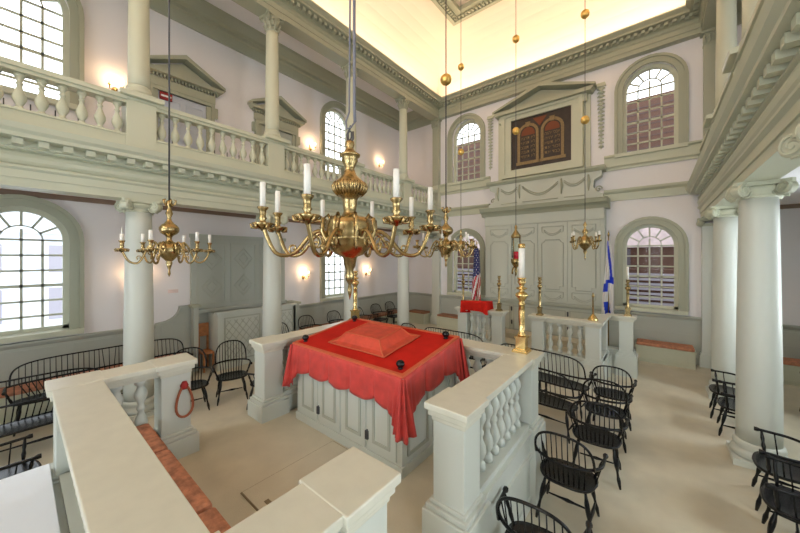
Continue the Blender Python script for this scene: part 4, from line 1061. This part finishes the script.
def il(u, v, i, j):
    if v < .46: return 0 if abs(u - (.3 + v * .9)) < .16 - .06 * v else 1
    if v < .56: return 0 if u > .52 or (u > .2 and v > .5) else 1
    if v < .68: return 0 if u < .42 else 1
    if v > .80: return 0 if .15 + (v - .8) < u < .55 + (v - .8) * 1.2 else 1
    return 1
flag('white flag with royal blue stripes and star hanging right of the cabinet', -1.0, 10.1, 1.15, 3.2, .06, .30, il, ['flagroyal', 'flagwhite'], 'flag')

# ================================================================== chandeliers
def arm_pts(r, z0, zend, R0):
    """S curve from the body to the cup in the r-z plane"""
    P = []
    ctrl = [(R0, z0), (R0 + (r - R0) * .12, z0 + .12), (R0 + (r - R0) * .30, z0 + .06), (R0 + (r - R0) * .55, z0 - .15), (R0 + (r - R0) * .82, z0 - .14), (r, zend)]
    def cr_(p0, p1, p2, p3, t): return tuple(.5 * ((2 * p1[k]) + (-p0[k] + p2[k]) * t + (2 * p0[k] - 5 * p1[k] + 4 * p2[k] - p3[k]) * t * t + (-p0[k] + 3 * p1[k] - 3 * p2[k] + p3[k]) * t ** 3) for k in (0, 1))
    c = [ctrl[0]] + ctrl + [ctrl[-1]]
    for i in range(len(ctrl) - 1):
        for t in range(6): P.append(cr_(c[i], c[i + 1], c[i + 2], c[i + 3], t / 6))
    P.append(ctrl[-1]); return P
def chandelier(name, label, loc, prof, angs, r, zarm, zpan, R0, k, ch, group=None, pr=.1, cr=.018, scroll=True, chw=.005, bump_cups=True, topz=10.9, short=()):
    root = thing(name, label, 'chandelier', loc, 0, group)
    mb = MB(); mb.lathe(prof, 28); mb.build('body', 'brass', root)
    for ai, a in enumerate(angs):
        R = Matrix.Rotation(a, 4, 'Z')
        mb = MB(); mb.tube([(x, 0, z) for x, z in arm_pts(r, zarm, zpan - .02, R0)], .017 * k, 8, T=R)
        if scroll:
            sp = [(R0 + (r - R0) * .26 + .07 * k * (1 - t / 22) * cos(1.2 + t / 22 * 8), 0, zarm - .02 + .07 * k * (1 - t / 22) * sin(1.2 + t / 22 * 8)) for t in range(22)]
            mb.tube(sp, .010 * k, 6, T=R)
            sp = [(R0 + (r - R0) * .55 + .04 * k * (1 - t / 16) * cos(-1 + t / 16 * 7), 0, zarm - .09 + .04 * k * (1 - t / 16) * sin(-1 + t / 16 * 7)) for t in range(16)]
            mb.tube(sp, .009 * k, 6, T=R)
        arm = mb.build('arm', 'brass', root)
        T = R @ Matrix.Translation((r, 0, 0)); mb = MB()
        mb.lathe([(.012 * k, zpan - .06 * k), (.03 * k, zpan - .03 * k), (pr * .6, zpan - .035 * k), (pr, zpan + .0), (pr * .95, zpan + .008), (.03 * k, zpan + .01), (.022 * k, zpan + .03 * k), (.035 * k, zpan + .045 * k), (.025 * k, zpan + .06 * k), (.028 * k, zpan + .11 * k), (.045 * k, zpan + .13 * k), (.045 * k, zpan + .14 * k), (.01, zpan + .14 * k)], 16, T=T)
        for q in range(6):
            an = q * pi / 3; mb.tube([T @ Vector(p) for p in ((pr * .5 * cos(an), pr * .5 * sin(an), zpan - .035 * k), (pr * .95 * cos(an), pr * .95 * sin(an), zpan - .03 * k), (pr * 1.05 * cos(an), pr * 1.05 * sin(an), zpan + .0))], [.012 * k, .014 * k, .006 * k], 5)
        mb.build('candle_cup', 'brass', arm)
        mb = MB(); z0 = zpan + .13 * k; hgt = ch * (.7 if ai in short else 1)
        mb.lathe([(cr, z0), (cr * .98, z0 + hgt), (cr * .5, z0 + hgt + .003)], 12, T=T)
        if ai in short: mb.lathe([(cr * .5, z0 + hgt), (cr * .3, z0 + hgt + .06), (0.001, z0 + hgt + .1)], 8, T=T)
        mb.build('candle', 'wax', arm)
    return root
# big one above the desk; local z=0 at 2.75
s = 3.9 / 313.4
def pz(y): return (257.5 - y) * s
bigp = [(.001, pz(300)), (.02, pz(294)), (.03, pz(290)), (.02, pz(284)), (.05, pz(280)), (.055, pz(276)), (.045, pz(270)), (.07, pz(266)), (.085, pz(258)), (.10, pz(256.5)), (.17, pz(254.5)), (.235, pz(250)), (.275, pz(244)), (.285, pz(240)), (.295, pz(239)), (.285, pz(237)), (.29, pz(233)), (.285, pz(226)), (.27, pz(221)), (.23, pz(218.2)), (.12, pz(217)), (.085, pz(214)), (.075, pz(211)), (.085, pz(207)), (.09, pz(205)), (.09, pz(201)), (.105, pz(198)), (.16, pz(195)), (.19, pz(192)), (.195, pz(189)), (.21, pz(187)), (.2, pz(184)), (.13, pz(179)), (.08, pz(175)), (.07, pz(172)), (.055, pz(169)), (.07, pz(166)), (.10, pz(161)), (.095, pz(158)), (.125, pz(156.5)), (.13, pz(155)), (.07, pz(152)), (.045, pz(149)), (.06, pz(145)), (.055, pz(142)), (.02, pz(141)), (.001, pz(140))]
angs = [radians(39.29 + a) for a in (0, 38, 79, 123, 168, 196, 256, 306)]
big = chandelier('chandelier', 'great brass chandelier with eight candles hanging above the red desk', (XC, 2.62, 2.75), bigp, angs, 1.0, .2, .39, .25, 1.38, .30, None, .125, .032)
# gadroons
mb = MB()
for k in range(28):
    a = 2 * pi * k / 28; mb.tube([(r_ * cos(a), r_ * sin(a), z) for r_, z in ((.15, pz(196)), (.2, pz(191)), (.212, pz(187)), (.19, pz(183)))], [.008, .017, .017, .008], 5)
mb.build('gadroon_ring', 'brass', big)
for k in range(8):
    a = 2 * pi * k / 8 + .3; R = Matrix.Rotation(a, 4, 'Z'); mb = MB()
    mb.tube([R @ Vector(p) for p in ((.2, 0, pz(224)), (.27, 0, pz(216)), (.33, 0, pz(220)), (.34, 0, pz(232)), (.29, 0, pz(240)), (.31, 0, pz(250)), (.35, 0, pz(247)))], [.02, .024, .024, .022, .02, .018, .008], 7); mb.build('dolphin_scroll', 'brass', big)
mb = MB()   # hook and strap
mb.tube([(.0, 0, pz(141)), (.03, 0, pz(138)), (.03, 0, pz(133)), (0, 0, pz(131)), (-.03, 0, pz(133)), (-.03, 0, pz(138))], .011, 6, closed=True)
mb.tube([(.06, 0, pz(133)), (.06, 0, pz(140)), (.02, 0, pz(143)), (-.04, 0, pz(140)), (-.05, 0, pz(134)), (-.01, 0, pz(130)), (.02, 0, pz(126))], .014, 6)
mb.build('hook', 'iron', big)
mb = MB(); mb.tube([(.05, .04, pz(122)), (.02, 0, pz(128)), (-.03, -.02, pz(129)), (-.04, -.03, pz(122)), (-.01, .0, pz(112)), (.012, .01, 5.0), (.012, .01, 8.16)], .012, 6)
mb.tube([(.05, .04, pz(122)), (.045, .035, pz(110)), (.04, .033, 5.0), (.04, .033, 8.16)], .02, 6); mb.build('hanging_strap', 'strap', big)
# middle sized, six arms
s2 = 4.45 / 313.4
def q(y): return (250 - y) * s2
midp = [(.001, q(277)), (.018, q(274)), (.012, q(270)), (.025, q(267)), (.04, q(263)), (.03, q(262)), (.07, q(259)), (.11, q(256)), (.135, q(252)), (.135, q(249)), (.115, q(245)), (.06, q(243)), (.03, q(240)), (.035, q(237.5)), (.05, q(236)), (.095, q(234)), (.115, q(232)), (.12, q(230)), (.115, q(228)), (.09, q(225.5)), (.06, q(224)), (.045, q(222.5)), (.03, q(221)), (.025, q(218)), (.045, q(214)), (.03, q(211)), (.02, q(208)), (.04, q(205)), (.035, q(202)), (.001, q(200))]
def crown(root):
    mb = MB()
    for k in range(5):
        R = Matrix.Rotation(2 * pi * k / 5, 4, 'Z'); mb.tube([R @ Vector(p) for p in ((.02, 0, q(207)), (.07, 0, q(204)), (.08, 0, q(201)), (.05, 0, q(200)))], [.014, .014, .012, .006], 6)
    for k in range(6):
        R = Matrix.Rotation(2 * pi * k / 6 + .2, 4, 'Z'); mb.tube([R @ Vector(p) for p in ((.1, 0, q(246)), (.16, 0, q(244)), (.18, 0, q(249)), (.14, 0, q(253)))], [.012, .016, .014, .008], 6)
    mb.build('leaf_crown', 'brass', root)
m1 = chandelier('chandelier', 'six armed brass chandelier hanging in front of the nearest left column', (-5.32, 1.36, 2.86), midp, [radians(75.7 + a) for a in (8, 68, 128, 188, 248, 308)], .50, -.02, .0, .11, .8, .13, 'six armed chandeliers', .07, .022, short=(3,))
crown(m1)
mb = MB(); mb.tube([(0, 0, q(201)), (0, 0, 10.9 - 2.86)], .011, 6); mb.build('chain', 'iron', m1)
m2 = copy_tree(m1); m2.location = (XC, 4.92, 2.95); m2.scale = (1.08, 1.08, 1); m2.rotation_euler = (0, 0, .5); m2['label'] = 'six armed brass chandelier just right of the great one'
for ch in list(m2.children):
    if ch.name.startswith('arm'):
        for c2 in ch.children:
            if c2.name.startswith('candle.') or c2.name == 'candle': c2.scale = (.8, .8, 1); 
mb = MB(); mb.lathe([(.001, -.1), (.05, -.085), (.085, -.05), (.095, 0), (.085, .05), (.05, .085), (.001, .1)], 20); mb.build('ball', 'gilt', m2, (0, 0, 5.97 - 2.95))
# small four armed
def r4(y): return (243 - y) * .0237
smp = [(.001, r4(262)), (.02, r4(259)), (.012, r4(256)), (.04, r4(253)), (.035, r4(251)), (.1, r4(248)), (.135, r4(245)), (.14, r4(242.5)), (.12, r4(239.5)), (.06, r4(237.5)), (.03, r4(236)), (.06, r4(233.5)), (.06, r4(232)), (.025, r4(230)), (.02, r4(228)), (.04, r4(226)), (.02, r4(224)), (.001, r4(222))]
s1 = chandelier('chandelier', 'small four armed brass chandelier in front of the cabinet, right one', (-1.31, 8.53, 3.12), smp, [radians(39.29 + a) for a in (20, 110, 200, 290)], .36, .0, .03, .12, .8, .10, 'small chandeliers before the cabinet', .05, .022)
mb = MB(); mb.tube([(0, 0, r4(223)), (0, 0, 10.9 - 3.12)], .008, 6); mb.build('chain', 'iron', s1)
s2_ = copy_tree(s1); s2_.location = (-4.59, 8.53, 3.12); s2_['label'] = 'small brass chandelier partly behind the six armed one, left of the cabinet'
def chball(parent, z):
    mb = MB(); mb.lathe([(.001, -.1), (.05, -.085), (.085, -.05), (.095, 0), (.085, .05), (.05, .085), (.001, .1)], 18); mb.build('ball', 'gilt', parent, (0, 0, z))
t585 = .6333 * 1.31 + .7739 * 8.53; t461 = .6333 * 4.59 + .7739 * 8.53; t516 = .6333 * 2.95 + .7739 * 8.57
for (yy, t, p, base) in ((14, t585, s1, 3.12), (120, t585, s1, 3.12), (67, t461, s2_, 3.12), (152, t461, s2_, 3.12)):
    chball(p, 2.75 + (257.5 - yy) * t / 313.4 - base)
# hanging sanctuary lamp
root = thing('hanging_lamp', 'hanging brass lamp with glass cylinder and red candle before the cabinet', 'lamp', (XC, 8.57, 2.75))
def z5(y): return (257.5 - y) * t516 / 313.4
mb = MB(); mb.lathe([(.001, z5(277)), (.02, z5(275)), (.04, z5(271)), (.03, z5(268)), (.09, z5(265)), (.13, z5(262)), (.13, z5(259)), (.02, z5(258.5))], 18)
for k in range(3):
    a = 2 * pi * k / 3 + .4; mb.tube([(.12 * cos(a), .12 * sin(a), z5(259)), (.12 * cos(a), .12 * sin(a), z5(236))], .008, 5); mb.tube([(.08 * cos(a), .08 * sin(a), z5(266)), (.17 * cos(a), .17 * sin(a), z5(270)), (.18 * cos(a), .18 * sin(a), z5(274))], .014, 5)
mb.lathe([(.12, z5(238)), (.13, z5(236)), (.08, z5(233)), (.03, z5(230)), (.04, z5(227)), (.001, z5(224))], 18); mb.build('frame', 'brass', root)
mb = MB(); mb.lathe([(.105, z5(258)), (.105, z5(238))], 18); o = mb.build('glass', 'lampglass', root)
mb = MB(); mb.lathe([(.07, z5(259)), (.07, z5(252)), (.05, z5(251.5))], 14); mb.build('red_candle', 'redglass', root)
mb = MB(); mb.tube([(0, 0, z5(225)), (0, 0, 10.9 - 2.75)], .008, 6); mb.build('chain', 'iron', root)
chball(root, z5(39)); chball(root, z5(131))

# ================================================================== sconces
def sconce(y, z, label, grp):
    root = thing('wall_sconce', label, 'sconce', (XL, y, z), 0, grp)
    mb = MB(); mb.lathe([(.05, 0), (.06, .01), (.03, .02), (.02, .05)], 14, T=Matrix.Rotation(pi / 2, 4, 'Y'))
    for s in (-1, 1): mb.tube([(.04, 0, 0), (.1, s * .05, -.05), (.13, s * .1, -.04), (.14, s * .11, .03)], .008, 6)
    mb.build('bracket', 'brass2', root)
    for s in (-1, 1):
        mb = MB(); mb.lathe([(.012, .03), (.03, .035), (.018, .05), (.018, .06)], 10, c=(.14, s * .11)); cup = mb.build('cup', 'brass2', root)
        mb = MB(); mb.lathe([(.012, .06), (.012, .14)], 8, c=(.14, s * .11)); cn = mb.build('candle', 'wax', root)
        mb = MB(); mb.lathe([(.006, .14), (.014, .16), (.009, .185), (.001, .2)], 8, c=(.14, s * .11)); mb.build('bulb', 'flame', root)
    l = bpy.data.lights.new('sconce_light', 'POINT'); l.energy = 5.5; l.color = (1.0, .62, .34); l.shadow_soft_size = .04
    lo = bpy.data.objects.new('sconce_light', l); COL.objects.link(lo); lo.parent = root; lo.location = (.2, 0, .2)
sconce(1.68, 2.15, 'lower left wall sconce hidden behind the nearest left column', 'lower wall sconces')
sconce(5.9, 2.1, 'lower wall sconce left of the arched window on the left wall', 'lower wall sconces')
sconce(8.75, 2.1, 'lower wall sconce right of the arched window on the left wall', 'lower wall sconces')
sconce(1.32, 6.3, 'upper gallery sconce beside the nearest upper column', 'upper gallery sconces')
sconce(6.16, 6.35, 'upper gallery sconce between the second door and the arched window', 'upper gallery sconces')
sconce(9.5, 6.55, 'upper gallery sconce right of the arched window', 'upper gallery sconces')
# small wall plate
b = MB(); b.box(0, .02, -.1, .1, -.04, .04); o = b.build('wall_plate', 'stone', loc=(XL, 2.35, 1.95)); tag(o, 'small grey plate on the left wall beside the panelled doors', 'plate')
